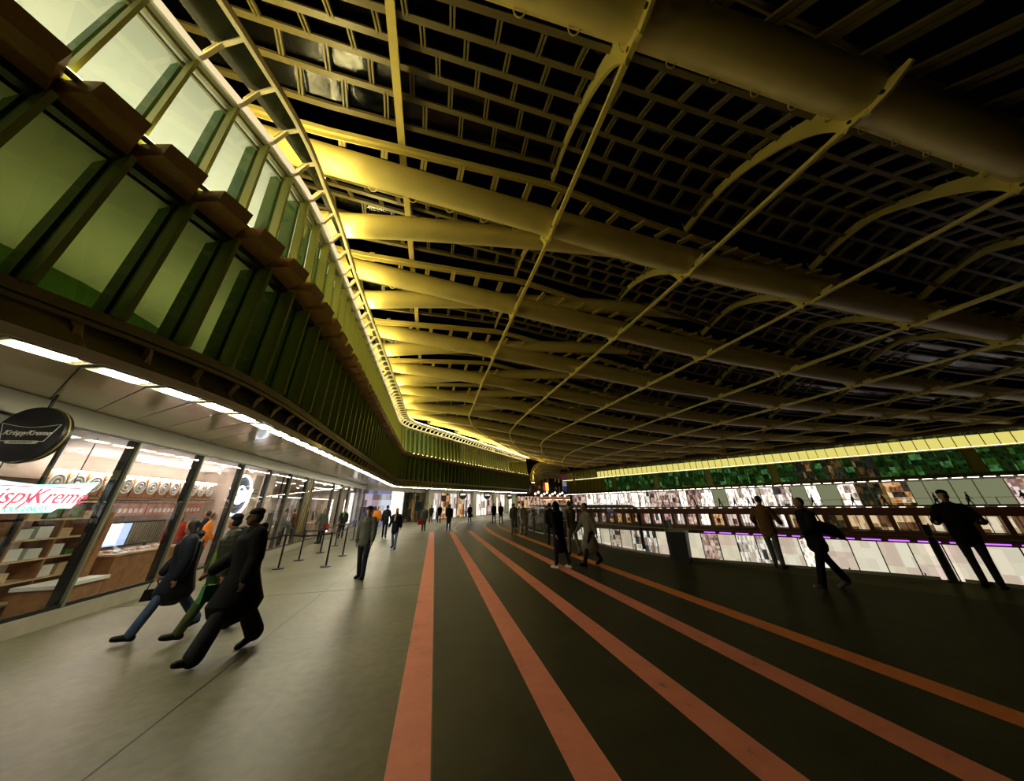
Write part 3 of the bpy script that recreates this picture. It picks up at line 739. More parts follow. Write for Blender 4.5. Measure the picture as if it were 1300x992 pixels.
# lengthwise tie rods with one bar per bay
for k, c in LC.items():
    nds = [node(i, k) for i in range(len(RC))]; nds = [n for n in nds if n]
    if len(nds) < 2: continue
    root = empty('tie_rod', (nds[0][0], nds[0][1], hz(nds[0][0])))
    names = {'A': 'leftmost, crossing the photo from the top middle', 'B': 'second from the left', 'C': 'third from the left', 'D': 'fourth from the left', 'E': 'fifth from the left', 'F': 'sixth from the left', 'G': 'seventh from the left', 'H': 'eighth from the left', 'I': 'farthest right and darkest'}
    tag(root, 'slender yellow lengthwise rod line under the canopy, ' + names[k], 'roof rod', 'lengthwise rods under the canopy')
    off = root.location
    if k in 'ABC':
        n0 = nds[0]; pre = (n0[0], n0[1] - 6.0)
    for a, b in zip(nds[:-1], nds[1:]):
        # follow the plan line between two crossings
        q = [p for p in c.Q if a[1] < p[1] < b[1]]
        pp = [a] + [(p[0], p[1]) for p in q[::4]] + [b]
        pp = [(x - off.x, y - off.y, hz(x) - 0.10 - off.z) for x, y in pp]
        MB().ribbon(pp, 0.13, lambda t: 0.12 + 0.10 * (abs(2 * t - 1) ** 4)).obj('rod', M['steel2'], root)
# second family of tubes crossing higher up behind each beam
for i in range(1, 7):
    ya = rowY(i, -4.1) + (2.0 if i == 1 else 1.5)
    pts = [(-7.0, ya - 0.1, 10.5), (-4.2, ya, 10.9), (-1.8, ya, 11.25), (0.6, ya + 0.1, 11.6), (4.0, ya + 0.2, 12.0), (9, ya + 0.4, 12.5), (18, ya + 0.8, 13.0), (30, ya + 1.2, 12.2)]
    cx_ = Curve([(p[0], p[2]) for p in pts], 6); cy_ = lambda x: interp(x, [p[0] for p in pts], [p[1] for p in pts])
    Q = [(float(q[0]), cy_(float(q[0])), float(q[1])) for q in cx_.Q]
    mb = MB(); mb.tube(Q, 0.44, 14)
    o = mb.obj('cross_tube', M['steel'], None, True)
    tag(o, 'plain yellow tube behind the %s canopy beam from the camera, springing from the rim' % ['', 'second', 'third', 'fourth', 'fifth', 'sixth', 'seventh'][i], 'roof beam', 'plain tubes behind the canopy beams')
# straight lengthwise beam near the left rim
mb = MB(); lb = [(-1.9, 1.0, 12.55), (-1.95, 7, 12.5), (-2.0, 15, 12.5), (-2.1, 24, 12.5), (-2.0, 33, 12.4)]
mb.ribbon(lb, 0.14, 0.34); mb.ribbon([(p[0], p[1], p[2] - 0.18) for p in lb], 0.22, 0.03)
o = mb.obj('roof_beam', M['steel']); tag(o, 'straight lengthwise beam above the tubes, parallel to the left rim', 'roof beam')
# purlins, glazing bars and glass louvres of each bay
ce = empty('ceiling'); tag(ce, kind='structure')
for i in range(-1, len(RC) - 1):
    if i < 0:
        continue
    near = i < 3
    vs = [0.05, 0.22, 0.39, 0.56, 0.73, 0.9] if i < 5 else [0.1, 0.4, 0.7, 0.95]
    xs = np.arange(RC[i + 1][0][0], min(RC[i][-1][0], RC[i + 1][-1][0]), 0.9 if near else 1.8)
    def surf(x, v):
        ya = rowY(i, max(x, RC[i][0][0])) + 0.55; yb = rowY(i + 1, x) - 0.8
        return (x, ya + (yb - ya) * v, hz(x) + 0.22 + interp(v, [0, .3, .6, 1], [0.8, 1.6, 2.0, dz(x, i + 1) + 0.15]))
    for j, v in enumerate(vs):
        line = [surf(x, v) for x in xs]
        mb = MB(); mb.ribbon(line, 0.07, 0.16); mb.ribbon([(p[0], p[1], p[2] - 0.10) for p in line], 0.15, 0.03); mb.obj('purlin', M['barsteel'], ce)
        if j + 1 < len(vs):
            v2 = vs[j + 1]; mb = MB(); x = RC[i + 1][0][0] + 0.3 + 0.37 * j
            xe = 34 if near else 24
            while x < xe and i < 6:
                for d_ in (-0.045, 0.045):
                    a = Vector(surf(x + d_, v)); b = Vector(surf(x + d_, v2)); mb.beam(a - Vector((0, 0, 0.05)), b - Vector((0, 0, 0.05)), 0.05, 0.1)
                x += 1.12
            if mb.v: mb.obj('glazing_bars', M['barsteel'], ce)
            g = MB(); g.sheet([(p[0], p[1], p[2] + 0.10) for p in line], [(q[0], q[1], q[2] + 0.28) for q in [surf(x, v2) for x in xs]]); g.obj('glass_louvre', M['roofglass'], ce)
# edge beam on the far right and dark roof above it
tr_ = empty('trim_4'); tag(tr_, kind='structure')
u0p = 1.5
mb = MB(); mb.ribbon(PO.line(u0p, PO.L, 2, 2.6, 9.25), 1.3, 0.75); mb.obj('edge_beam', M['darkroof'], tr_)
mb = MB(); mb.tube(PO.line(u0p, PO.L, 2, 3.3, 8.75), 0.28, 10); mb.obj('edge_tube', mat('brown_tube_paint', (0.3, 0.2, 0.07), 0.5), tr_, True)
mb = MB(); mb.sheet(PO.line(u0p, PO.L, 2, 3.2, 9.7), PO.line(u0p, PO.L, 2, -6, 10.6)); mb.obj('roof_slab', M['darkroof'], tr_)
# ================================================================== opposite building across the open court
wo = empty('wall_right'); tag(wo, kind='structure')
U0 = 0.0
def osheet(o0, z0, o1, z1, m, nm, step=1.0, u0=None, u1=None, par=None):
    u0 = U0 if u0 is None else u0; u1 = PO.L if u1 is None else u1
    mb = MB(); mb.sheet(PO.line(u0, u1, step, o0, z0), PO.line(u0, u1, step, o1, z1)); return mb.obj(nm, m, par or wo)
osheet(0.0, -0.95, 0.0, 0.02, M['brick'], 'slab_edge'); osheet(0, 0.02, -6, 0.02, M['floor'], 'terrace_floor'); osheet(0, -0.95, -6, -0.95, M['brick'], 'slab_underside')
osheet(0.0, 3.5, -2.6, 3.5, M['soffit'], 'soffit'); osheet(0.12, 3.45, 0.05, 3.85, M['cove'], 'soffit_edge'); osheet(-2.52, 3.2, -2.52, 3.55, M['fascia'], 'head_fascia')
osheet(-6, 0, -6, 9.9, M['darkroof'], 'back_wall')
osheet(0.05, 3.85, -6, 3.85, M['dark'], 'floor_slab'); osheet(0.0, 6.75, -6, 6.75, M['dark'], 'floor_slab')
mb = MB(); mb.ribbon(PO.line(0, PO.L, 1, 0.25, 6.85), 0.5, 0.16); mb.obj('ledge', M['rim'], wo)
mb = MB(); mb.ribbon(PO.line(0, PO.L, 1, 0.02, 3.88), 0.12, 0.12); mb.obj('bottom_rail', M['bronze'], wo)
osheet(0.3, -3.85, 0.3, -2.95, M['brick'], 'fascia_band'); osheet(0.3, -2.95, -0.9, -2.95, M['brick'], 'sill'); osheet(0.3, -3.85, -4, -3.85, M['brick'], 'band_underside')
osheet(-1.1, -2.95, -1.1, -0.95, M['brick2'], 'recess_wall'); osheet(-0.72, -9.3, -0.72, -3.85, M['brick2'], 'ground_wall')
osheet(0.31, -3.3, 0.33, -3.35, M['dark'], 'groove')
# lit windows of each storey: the panes themselves shine
WM = {
 'white': window_mat('lit_white_shop', [(1, .96, .88), (.9, .82, .7), (1, 1, 1), (.25, .2, .16), (1, .9, .75), (.7, .62, .6)], 1.9, 1.3, 0.9, 1),
 'warm': window_mat('lit_warm_shop', [(1, .62, .3), (.35, .15, .06), (1, .8, .5), (.06, .04, .03), (.8, .4, .15)], 0.8, 1.6, 1.4, 3),
 'pink': window_mat('lit_pink_shop', [(1, .75, .65), (.5, .3, .3), (1, .88, .8), (.12, .08, .07), (.8, .5, .4)], 0.8, 1.5, 1.1, 5),
 'cream': emis('lit_cream_wall', (.24, .25, .14), 0.8),
 'dim': window_mat('dim_window', [(.02, .02, .012), (.10, .055, .02), (.03, .035, .02), (.25, .15, .05), (.015, .02, .015)], 0.8, 1.5, 1.0, 9),
 'green': window_mat('green_window', [(.006, .02, .004), (.02, .07, .01), (.01, .04, .008), (.05, .16, .05), (.008, .02, .004)], 1.0, 1.1, 1.3, 2),
 'ywin': emis('yellow_window', (.78, .68, .17), 1.0),
 'darkgl': window_mat('dark_upper_window', [(.02, .03, .006), (.05, .055, .01), (.015, .02, .008), (.10, .09, .02)], 1.0, 1.2, 1.0, 6),
 'lowbeige': window_mat('lit_beige_room', [(.95, .72, .42), (.8, .55, .28), (1, .85, .6), (.2, .1, .05), (.9, .66, .36)], 0.75, 1.1, 0.5, 8),
 'bottom': window_mat('lit_ground_shop', [(1, .9, .74), (.95, .82, .64), (1, .88, .72), (1, .95, .86), (.85, .66, .56)], 0.95, 0.3, 0.35, 12, False),
 'clothes': window_mat('lit_clothes_shop', [(1, .92, .85), (.3, .22, .2), (.9, .8, .75), (.05, .05, .05), (1, .95, .9), (.6, .5, .45)], 1.1, 1.5, 0.7, 15),
}
random.seed(21)
def pane_at(curve, ua, ub, off, z0, z1, m, nm, par):
    x0, y0 = curve.at(ua, off); x1, y1 = curve.at(ub, off)
    L_ = math.hypot(x1 - x0, y1 - y0); mb = MB(); mb.add([(0, 0, z0), (L_, 0, z0), (L_, 0, z1), (0, 0, z1)], [(0, 1, 2, 3)])
    o = mb.obj(nm, m, par); o.location = (x0, y0, 0); o.rotation_euler = (0, 0, math.atan2(y1 - y0, x1 - x0)); return o
def strut_at(curve, u, off, z0, z1, wd, dp, m, nm, par):
    x, y = curve.at(u, off); o = MB().box(-wd / 2, wd / 2, -dp / 2, dp / 2, z0, z1).obj(nm, m, par); o.location = (x, y, 0); o.rotation_euler = (0, 0, curve.ang(u)); return o
# terrace level shops
u = 1.0; n = 0
def usx(px_hint): return px_hint
while u < PO.L - 2:
    wdt = random.choice([1.5, 2.0, 2.4]); x, y = PO.at(u)
    if y > 58: kind = random.choice(['white', 'white', 'white', 'pink', 'white', 'clothes'])
    elif y > 47: kind = random.choice(['white', 'white', 'cream', 'clothes', 'white'])
    elif y > 38: kind = random.choice(['cream', 'white', 'clothes', 'cream', 'warm'])
    elif y > 33: kind = random.choice(['warm', 'dim', 'warm', 'pink', 'dim'])
    elif y > 28: kind = 'cream'
    elif y > 20: kind = random.choice(['pink', 'white', 'clothes'])
    else: kind = random.choice(['white', 'warm', 'cream'])
    pane_at(PO, u + 0.05, u + wdt - 0.05, -2.5, 0.25, 3.2, WM[kind], 'shop_window', wo)
    strut_at(PO, u, -2.45, 0.02, 3.3, 0.1, 0.12, M['mullion'], 'mullion', wo)
    u += wdt; n += 1
# storey above: green glazing; top storey: bright yellow panels below dark glass
u = 1.0; k = 0; ST = 1.15
while u < PO.L - 2:
    y = PO.at(u)[1]
    m = WM['green']
    if k % 9 == 4: m = M['fin']
    if 34 < y < 44 and k % 3 != 0: m = WM['dim']
    if y > 76: m = M['fin']
    pane_at(PO, u + 0.03, u + ST - 0.03, -0.05, 3.95, 6.7, m, 'green_window', wo)
    if y <= 78:
        pane_at(PO, u + 0.03, u + ST - 0.03, -0.35, 7.05, 8.45, WM['ywin'], 'yellow_window', wo)
        pane_at(PO, u + 0.03, u + ST - 0.03, -0.35, 8.45, 9.95, WM['darkgl'], 'upper_window', wo)
    else:
        pane_at(PO, u + 0.03, u + ST - 0.03, -0.35, 7.05, 9.95, M['fin'], 'upper_window', wo)
    strut_at(PO, u, 0.03, 3.95, 6.75, 0.07, 0.2, M['darkfin'], 'lower_fin', wo); strut_at(PO, u, -0.3, 6.9, 9.95, 0.07, 0.2, M['darkfin'], 'upper_fin', wo)
    u += ST; k += 1
mb = MB(); mb.ribbon(PO.line(0, PO.L, 1, 0.52, 6.97), 0.06, 0.03)
o = mb.obj('led_strip', M['E_ledgefar'] if 'E_ledgefar' in M else emis('far_ledge_led', (1, .93, .6), 5.0)); tag(o, 'thin white light line along the ledge of the building across the court', 'light strip')
# soffit lamps across the court
src = None; u = 1.2
while u < PO.L - 1:
    x, y = PO.at(u, 0.02); a = PO.ang(u)
    if src is None:
        t = empty('downlight', (x, y, 3.44), a); f_ = MB().box(-0.5, 0.5, -0.14, 0.14, 0.0, 0.05).obj('frame', M['fascia'], t)
        d_ = MB().box(-0.42, 0.42, -0.10, 0.16, -0.05, 0.0).obj('diffuser', M['E_far'], t); src = (t, [(f_, []), (d_, [])])
    else: t = fast_copy(*src); t.location = (x, y, 3.44); t.rotation_euler = (0, 0, a)
    tag(t, 'white downlight in the dashed row above the shops across the court', 'ceiling light', 'downlights across the court'); u += 1.25
# small white lamps along the slab edge
mb = MB(); u = 1.0
src = None
while u < PO.L - 2:
    x, y = PO.at(u, 0.03)
    if src is None: src = MB().box(-0.3, 0.3, -0.02, 0.02, 0.0, 0.05).obj('edge_light', emis('slab_edge_lamp', (1, .95, .75), 2.5)); t = src; t.location = (x, y, 0.02); t.rotation_euler = (0, 0, PO.ang(u))
    else: t = src.copy(); COL.objects.link(t); t.location = (x, y, 0.02); t.rotation_euler = (0, 0, PO.ang(u))
    tag(t, 'short white light in the terrace edge across the court', 'light strip', 'edge lights across the court'); u += 1.6
# level below the terrace: brown columns and beige rooms
u = 1.0; k = 0
while u < PO.L - 2:
    wdt = 2.3; y = PO.at(u)[1]
    kind = 'lowbeige' if (k % 5 != 2) else 'dim'
    if y > 46: kind = random.choice(['clothes', 'pink', 'warm', 'white'])
    pane_at(PO, u + 0.42, u + wdt - 0.1, -1.0, -2.85, -1.05, WM[kind], 'shop_window', wo)
    strut_at(PO, u + 0.16, -0.35, -2.95, -0.95, 0.5, 0.7, M['brick2'], 'column', wo)
    strut_at(PO, u + 1.3, -0.95, -2.95, -0.95, 0.07, 0.08, M['dark'], 'mullion', wo)
    u += wdt; k += 1
# purple light line, hand rail
u = PO.sY(60) if False else 34.0
while u < PO.L - 3:
    mb = MB(); mb.ribbon(PO.line(u, u + 1.9, .9, 0.36, -4.0), 0.05, 0.16); o = mb.obj('purple_light', M['E_purple'])
    tag(o, 'violet light tube under the brown band across the court', 'light strip', 'violet light tubes across the court'); u += 2.6
osheet(0.3, -4.25, -3, -4.25, M['brick'], 'ground_soffit')
# ground floor shops at the bottom of the court
u = 1.0; k = 0
while u < PO.L - 2:
    wdt = 2.9; y = PO.at(u)[1]; kind = ['clothes', 'bottom', 'white', 'bottom', 'pink', 'bottom', 'clothes'][k % 7] if y > 42 else 'bottom'
    pane_at(PO, u + 0.06, u + wdt - 0.06, -0.65, -9.0, -4.3, WM[kind], 'shop_window', wo)
    strut_at(PO, u, -0.6, -9.3, -4.25, 0.12, 0.14, M['dark'], 'mullion', wo); u += wdt; k += 1
cg = MB(); cg.prism([(6, -8), (100, -8), (100, 60), (40, 90), (12, 70)], -9.6, -9.3); o = cg.obj('floor_court', M['brownfloor']); tag(o, kind='structure')

# ================================================================== far left wall: shops under the box
wf2 = empty('wall_far'); tag(wf2, kind='structure')
ua, ub = S.sY(35.2), S.L - 0.3
def ssheet(o0, z0, o1, z1, m, nm): mb = MB(); mb.sheet(S.line(ua - 1.5, ub, 1, o0, z0), S.line(ua - 1.5, ub, 1, o1, z1)); return mb.obj(nm, m, wf2)
ssheet(-2.6, 0, -2.6, 3.5, M['fascia'], 'back_wall'); ssheet(-2.5, 3.15, -2.5, 3.5, M['fascia'], 'head_fascia')
WM['pillar'] = M['rim']
u = ua; k = 0; random.seed(4)
seq = ['white', 'poster', 'dim', 'dim', 'pillar', 'clothes', 'warm', 'clothes', 'warm', 'clothes', 'pillar', 'white', 'white', 'pink', 'pillar', 'white', 'white', 'pillar', 'white', 'cream', 'cream']
WM['poster'] = M['E_poster']
WM['blue'] = window_mat('lit_blue_shop', [(.25, .25, .5), (.08, .07, .1), (.8, .85, 1), (.3, .22, .18), (.6, .5, .6)], 0.8, 1.0, 0.9, 11)
while u < ub - 1:
    kd = seq[k % len(seq)]; wdt = 2.0 if kd != 'pillar' else 1.3
    if kd == 'pillar': strut_at(S, u + 0.65, -2.3, 0, 3.45, 1.0, 0.5, M['curb'], 'pillar', wf2)
    else:
        pane_at(S, u + 0.05, u + wdt - 0.05, -2.45, 0.1, 3.1, WM[kd], 'shop_window', wf2)
        strut_at(S, u, -2.4, 0, 3.2, 0.08, 0.1, M['mullion'], 'mullion', wf2)
    u += wdt; k += 1
# short return wall of the corner at the far end of the left shops (blue lit shop)
for k, (x0, kd) in enumerate([(-6.4, 'blue'), (-5.2, 'white')]):
    pass
mb = MB(); mb.add([(-6.4, 33.2, 0.1), (-4.6, 37.4, 0.1), (-4.6, 37.4, 3.1), (-6.4, 33.2, 3.1)], [(0, 1, 2, 3)]); mb.obj('shop_window', WM['blue'], wf2)

# ================================================================== end arch, dark street front and cafe beyond
pe = empty('wall_end'); tag(pe, kind='structure')
PL = Vector((18.8, 66.9, 0)); PR = Vector((36.6, 84.2, 0)); ax = Vector((0.33, 0.944, 0))
for j in range(7):
    o_ = ax * (j * 3.4); a = PL + o_ + (PR - PL) * 0.03; b = PR + o_ - (PR - PL) * 0.03; drop = j * 0.35
    pts = [a + (b - a) * (0.5 - 0.5 * math.cos(PI * k / 20)) + Vector((0, 0, 5.6 + (4.9 - drop) * math.sin(PI * k / 20) ** 0.7)) for k in range(21)]
    MB().ribbon(pts, 0.5, 0.35, (ax.x, ax.y, 0)).obj('vault_rib', M['steel'], pe)
for q in range(2, 19):
    t = q / 20; base = PL + (PR - PL) * (0.03 + 0.94 * (0.5 - 0.5 * math.cos(PI * t)))
    pts = [base + ax * (j * 3.4) + Vector((0, 0, 5.75 + (4.9 - j * .35) * math.sin(PI * t) ** 0.7)) for j in range(7)]
    MB().ribbon(pts, 0.5, 0.06).obj('vault_purlin', M['bronze'], pe)
FB = PL + ax * 40 - (PR - PL) * 0.6
dirp = (PR - PL).normalized()
def ep(s, z, o=0): v = FB + dirp * s + ax * o; return (v.x, v.y, z)
mb = MB(); mb.add([ep(-10, 0), ep(70, 0), ep(70, 16), ep(-10, 16)], [(0, 1, 2, 3)]); mb.obj('street_front', mat('dark_brown_front', (0.05, 0.02, 0.012), 0.8), pe)
for s in range(0, 60, 3):
    for z in (4.6, 8.0):
        if (s * 7 + int(z)) % 4 == 0: continue
        mb = MB(); mb.add([ep(s + 0.6, z, -0.1), ep(s + 2.0, z, -0.1), ep(s + 2.0, z + 2, -0.1), ep(s + .6, z + 2, -0.1)], [(0, 1, 2, 3)])
        mb.obj('street_window', WM['dim'], pe)
for s in range(0, 60, 2):
    mb = MB(); mb.add([ep(s + 0.1, 0.3, -0.2), ep(s + 1.9, 0.3, -0.2), ep(s + 1.9, 3.4, -0.2), ep(s + .1, 3.4, -0.2)], [(0, 1, 2, 3)])
    mb.obj('street_shop', WM['warm' if s % 4 else 'pink'], pe)
for j in range(14):   # lanterns of the cafe beyond the arch
    s = 14 + j * 1.9; z = 4.0 + 0.5 * math.sin(j * 2.1)
    p = Vector(ep(s, z, -8)); t = empty('cafe_lantern', p); tag(t, 'small round warm white lantern of the cafe beyond the far arch', 'lamp', 'cafe lanterns beyond the arch')
    MB().sphere((0, 0, 0), 0.34, 12, 8).obj('globe', emis('lantern', (1, .8, .6), 3.0) if j == 0 else bpy.data.materials['lantern'], t, True); MB().cyl((0, 0, 0.3), (0, 0, 1.2), 0.03, 6).obj('cord', M['dark'], t)
for j, s in enumerate((16, 24, 32)):
    p = Vector(ep(s, 2.6, -7)); t = empty('cafe_awning', (p.x, p.y, 0), math.atan2(dirp.y, dirp.x))
    tag(t, 'orange lit awning of the cafe beyond the arch, %s of three' % ['left', 'middle', 'right'][j], 'awning')
    MB().hexa([(0, -1.6, 2.4), (6, -1.6, 2.4), (6, 0, 2.7), (0, 0, 2.7), (0, -1.6, 2.46), (6, -1.6, 2.46), (6, 0, 3.2), (0, 0, 3.2)]).obj('canopy', mat('awning_cloth', (.7, .3, .12), .7) if j == 0 else bpy.data.materials['awning_cloth'], t)
    MB().box(0.1, 5.9, -1.4, -1.3, 2.30, 2.36).obj('lamp_bar', M['E_warm'], t)
    for x in (0.1, 5.9): MB().cyl((x, -1.5, 0), (x, -1.5, 2.4), 0.04, 8).obj('post', M['dark'], t)
p = Vector(ep(21.5, 6.2, -6)); t = empty('hanging_sign', p, math.atan2(dirp.y, dirp.x)); tag(t, 'yellow and red lit sign box high on the dark front beyond the arch', 'sign')
MB().box(-1.0, 1.0, -0.2, 0.2, -1.2, 1.2).obj('panel', emis('yellow_sign', (1, .6, .08), 1.6), t); MB().box(-1.8, -1.05, -0.15, 0.15, -1.4, 1.2).obj('side_panel', emis('red_sign', (.8, .05, .03), .7), t)
t = empty('arch_uplight', (PL.x + 1.2, PL.y + 1.6, 5.2)); tag(t, 'warm uplight at the left foot of the far arch', 'lamp')
MB().box(-0.3, 0.3, -0.3, 0.3, 0, 0.25).obj('housing', M['dark'], t); MB().box(-0.25, 0.25, -0.25, 0.25, 0.25, 0.27).obj('lens', emis('arch_uplight', (1, .75, .3), 400), t)
# striped drum banner at the right foot of the arch
p = PR + ax * 7 - dirp * 3.0; t = empty('drum_banner', (p.x, p.y, 0)); tag(t, 'tall round banner column striped red, white and blue at the far arch', 'banner')
MB().cyl((0, 0, 0), (0, 0, 4.2), 0.35, 16).obj('column', M['dark'], t, True)
MB().cyl((0, 0, 4.2), (0, 0, 5.6), 1.7, 28, 2.1).obj('blue_stripe', emis('banner_blue', (.03, .04, .22), .5), t, True)
MB().cyl((0, 0, 5.6), (0, 0, 7.0), 2.1, 28).obj('white_stripe', emis('banner_white', (.6, .55, .5), .35), t, True)
MB().cyl((0, 0, 7.0), (0, 0, 8.6), 2.1, 28, 1.9).obj('red_stripe', emis('banner_red', (.15, .02, .06), .5), t, True)
# ================================================================== things in the shops and signs
def text_obj(txt, size, m, name, parent, loc, rot, shear=0.0, ext=0.004, align='CENTER'):
    cu = bpy.data.curves.new(name, 'FONT'); cu.body = txt; cu.size = size; cu.extrude = ext; cu.shear = shear; cu.align_x = align; cu.align_y = 'CENTER'
    tmp = bpy.data.objects.new(name, cu); COL.objects.link(tmp)
    me = bpy.data.meshes.new_from_object(tmp.evaluated_get(bpy.context.evaluated_depsgraph_get()))
    bpy.data.objects.remove(tmp); me.materials.clear(); me.materials.append(m)
    o = bpy.data.objects.new(name, me); o.location = loc; o.rotation_euler = rot; return link(o, parent)
def flat(pts2, y0, y1, m, nm, par):
    """plate in the XZ plane of its parent, thickness along Y"""
    n = len(pts2); vs = [(x, y0, z) for x, z in pts2] + [(x, y1, z) for x, z in pts2]
    fs = [tuple(range(n)), tuple(range(2 * n - 1, n - 1, -1))] + [(i, (i + 1) % n, n + (i + 1) % n, n + i) for i in range(n)]
    mb = MB(); mb.add(vs, fs); return mb.obj(nm, m, par)
def outline(pts2, r, m, nm, par, y=0.0):
    mb = MB()
    for i in range(len(pts2)):
        a = pts2[i]; b = pts2[(i + 1) % len(pts2)]; mb.tube([(a[0], y, a[1]), (b[0], y, b[1])], r, 8)
    return mb.obj(nm, m, par)
BOW = [(-1.0, 0.42), (-0.4, 0.30), (0.0, 0.26), (0.4, 0.30), (1.0, 0.42), (0.72, -0.32), (0.5, -0.32), (0.42, -0.42), (-0.42, -0.42), (-0.5, -0.32), (-0.72, -0.32)]
# round blade sign hanging from the soffit
t = empty('hanging_sign', (-5.97, 6.12, 2.83)); tag(t, 'round black hanging sign with pale script lettering under the soffit', 'sign')
mb = MB(); mb.tube([(0, -0.07, 0), (0, 0.07, 0)], 0.40, 40); mb.obj('disc', M['black'], t, True)
mb = MB(); mb.tube([(0.405 * math.cos(a), 0, 0.405 * math.sin(a)) for a in [2 * PI * k / 40 for k in range(41)]], 0.012, 8); mb.obj('edge_trim', M['bronze'], t, True)
MB().cyl((0, 0, 0.38), (0, 0, 0.62), 0.02, 10).obj('hanger', M['dark'], t)
bw = [(x * 0.34, z * 0.34 + 0.0) for x, z in BOW]
outline(bw, 0.0035, M['print'], 'bow_tie_outline', t, -0.076)
text_obj('Krispy', 0.10, M['print'], 'lettering', t, (-0.14, -0.074, 0.01), (PI / 2, 0, 0), 0.35)
text_obj('Kreme', 0.10, M['print'], 'lettering', t, (0.135, -0.074, 0.01), (PI / 2, 0, 0), 0.35)
flat([(-0.17, -0.10), (0.17, -0.10), (0.19, -0.12), (0.17, -0.145), (-0.17, -0.145), (-0.19, -0.12)], -0.078, -0.072, M['gold'], 'ribbon', t)
text_obj('DOUGHNUTS', 0.04, M['black'], 'ribbon_lettering', t, (0, -0.079, -0.123), (PI / 2, 0, 0), 0.0, 0.001)
# big lit bow-tie sign behind the first windows, facing the terrace
t = empty('window_sign', (-6.62, 7.28, 2.02), PI / 2); tag(t, 'large lit white bow-tie sign with red script in the first shop window', 'sign')
B2 = [(x * 1.02, z * 0.62 + 0.02) for x, z in BOW]
flat([(x * 1.02, z * 1.05) for x, z in B2], 0.0, 0.06, M['E_green'], 'green_border', t)
flat(B2, -0.02, 0.0, M['E_sign'], 'white_face', t)
text_obj('Krispy', 0.34, M['E_red'], 'lettering', t, (-0.42, -0.024, -0.0), (PI / 2, 0, 0), 0.4)
text_obj('Kreme', 0.34, M['E_red'], 'lettering', t, (0.42, -0.024, -0.0), (PI / 2, 0, 0), 0.4)
for x0, x1 in ((-0.62, -0.08), (0.2, 0.72)): flat([(x0, 0.145), (x1, 0.145), (x1, 0.16), (x0, 0.16)], -0.026, -0.02, M['E_red'], 'stroke', t)
text_obj('DOUGHNUTS', 0.11, M['E_green'], 'lettering', t, (-0.02, -0.024, -0.19), (PI / 2, 0, 0), 0.1)
for x in (-0.6, 0.6): MB().cyl((x, 0.03, 0.2), (x, 0.03, 1.08), 0.008, 8).obj('cable', M['dark'], t)
# neon ring sign in the third window
t = empty('neon_sign', (-6.62, 13.45, 2.2), PI / 2); tag(t, 'round white neon ring sign crossed by a lit banner in the shop window', 'sign')
mb = MB(); mb.tube([(0, 0.03, 0), (0, 0.05, 0)], 0.62, 40); mb.obj('back_disc', mat('navy_disc', (0.02, 0.03, 0.07), 0.4), t, True)
for r_, w_ in ((0.62, 0.035), (0.27, 0.03)):
    mb = MB(); mb.tube([(r_ * math.cos(a), 0, r_ * math.sin(a)) for a in [2 * PI * k / 48 for k in range(49)]], w_, 10); mb.obj('neon_ring', M['E_cool'], t, True)
flat([(x * 0.72, z * 0.5) for x, z in BOW], -0.03, 0.0, M['E_cool'], 'banner', t)
text_obj('Krispy Kreme', 0.17, M['black'], 'lettering', t, (0, -0.034, 0.0), (PI / 2, 0, 0), 0.35)
MB().cyl((0, 0.04, 0.6), (0, 0.04, 0.9), 0.01, 8).obj('cable', M['dark'], t)
t = empty('window_poster', (-6.6, 14.32, 1.95), PI / 2); tag(t, 'pinkish poster panel with small dark script beside the neon ring', 'poster')
MB().box(-0.22, 0.3, 0, 0.02, -0.85, 0.95).obj('panel', M['shop_wall'], t)
MB().box(-0.15, 0.16, -0.006, 0, 0.42, 0.45).obj('script_line', M['dark'], t); MB().box(-0.18, 0.24, -0.006, 0, 0.30, 0.335).obj('script_line', M['dark'], t)
# roundel boards above the counter: framed trays each with a round wreath of pastries
def roundel():
    t = empty('pastry_board', (0, 0, 0))
    MB().box(-0.2, 0.2, 0, 0.04, -0.26, 0.26).obj('board', M['wood'], t)
    for r_ in (0.17, 0.10):
        mb = MB(); mb.tube([(r_ * math.cos(a), -0.02, r_ * math.sin(a)) for a in [2 * PI * k / 24 for k in range(25)]], 0.024, 8); mb.obj('ring', M['whitepl'], t, True)
    mb = MB(); mb.sphere((0, -0.02, 0), 0.045, 12, 8); mb.obj('centre', M['whitepl'], t, True)
    MB().box(-0.2, 0.2, -0.06, -0.04, 0.24, 0.27).obj('lamp', M['E_down'], t)
    return t
src = roundel(); kids = [(k, []) for k in bpy.data.objects if k.parent is src]
n = 0
for row in range(1):
    for j in range(13):
        t = src if n == 0 else fast_copy(src, kids); n += 1
        t.location = (-8.45, 9.6 + j * 0.45, 2.4); t.rotation_euler = (0, 0, PI / 2)
        tag(t, 'lit board with a round pastry wreath, in the row above the counter', 'display board', 'boards with pastry wreaths above the counter')
MB().box(-8.6, -8.4, 8.7, 15.4, 2.06, 2.11).obj('menu_shelf', M['wood'], sh)
for j in range(5):
    t = empty('menu_board', (-8.5, 9.4 + j * 1.25, 1.82), PI / 2); tag(t, 'warm lit menu strip under the pastry boards', 'menu board', 'menu strips under the pastry boards')
    MB().box(-0.6, 0.6, 0, 0.03, -0.16, 0.16).obj('panel', mat('menu_red', (0.45, 0.16, 0.1), 0.5) if j == 0 else bpy.data.materials['menu_red'], t)
    for k in range(6): MB().box(-0.5 + k * 0.18, -0.38 + k * 0.18, -0.004, 0, -0.09, 0.02).obj('price_block', M['whitepl'], t)
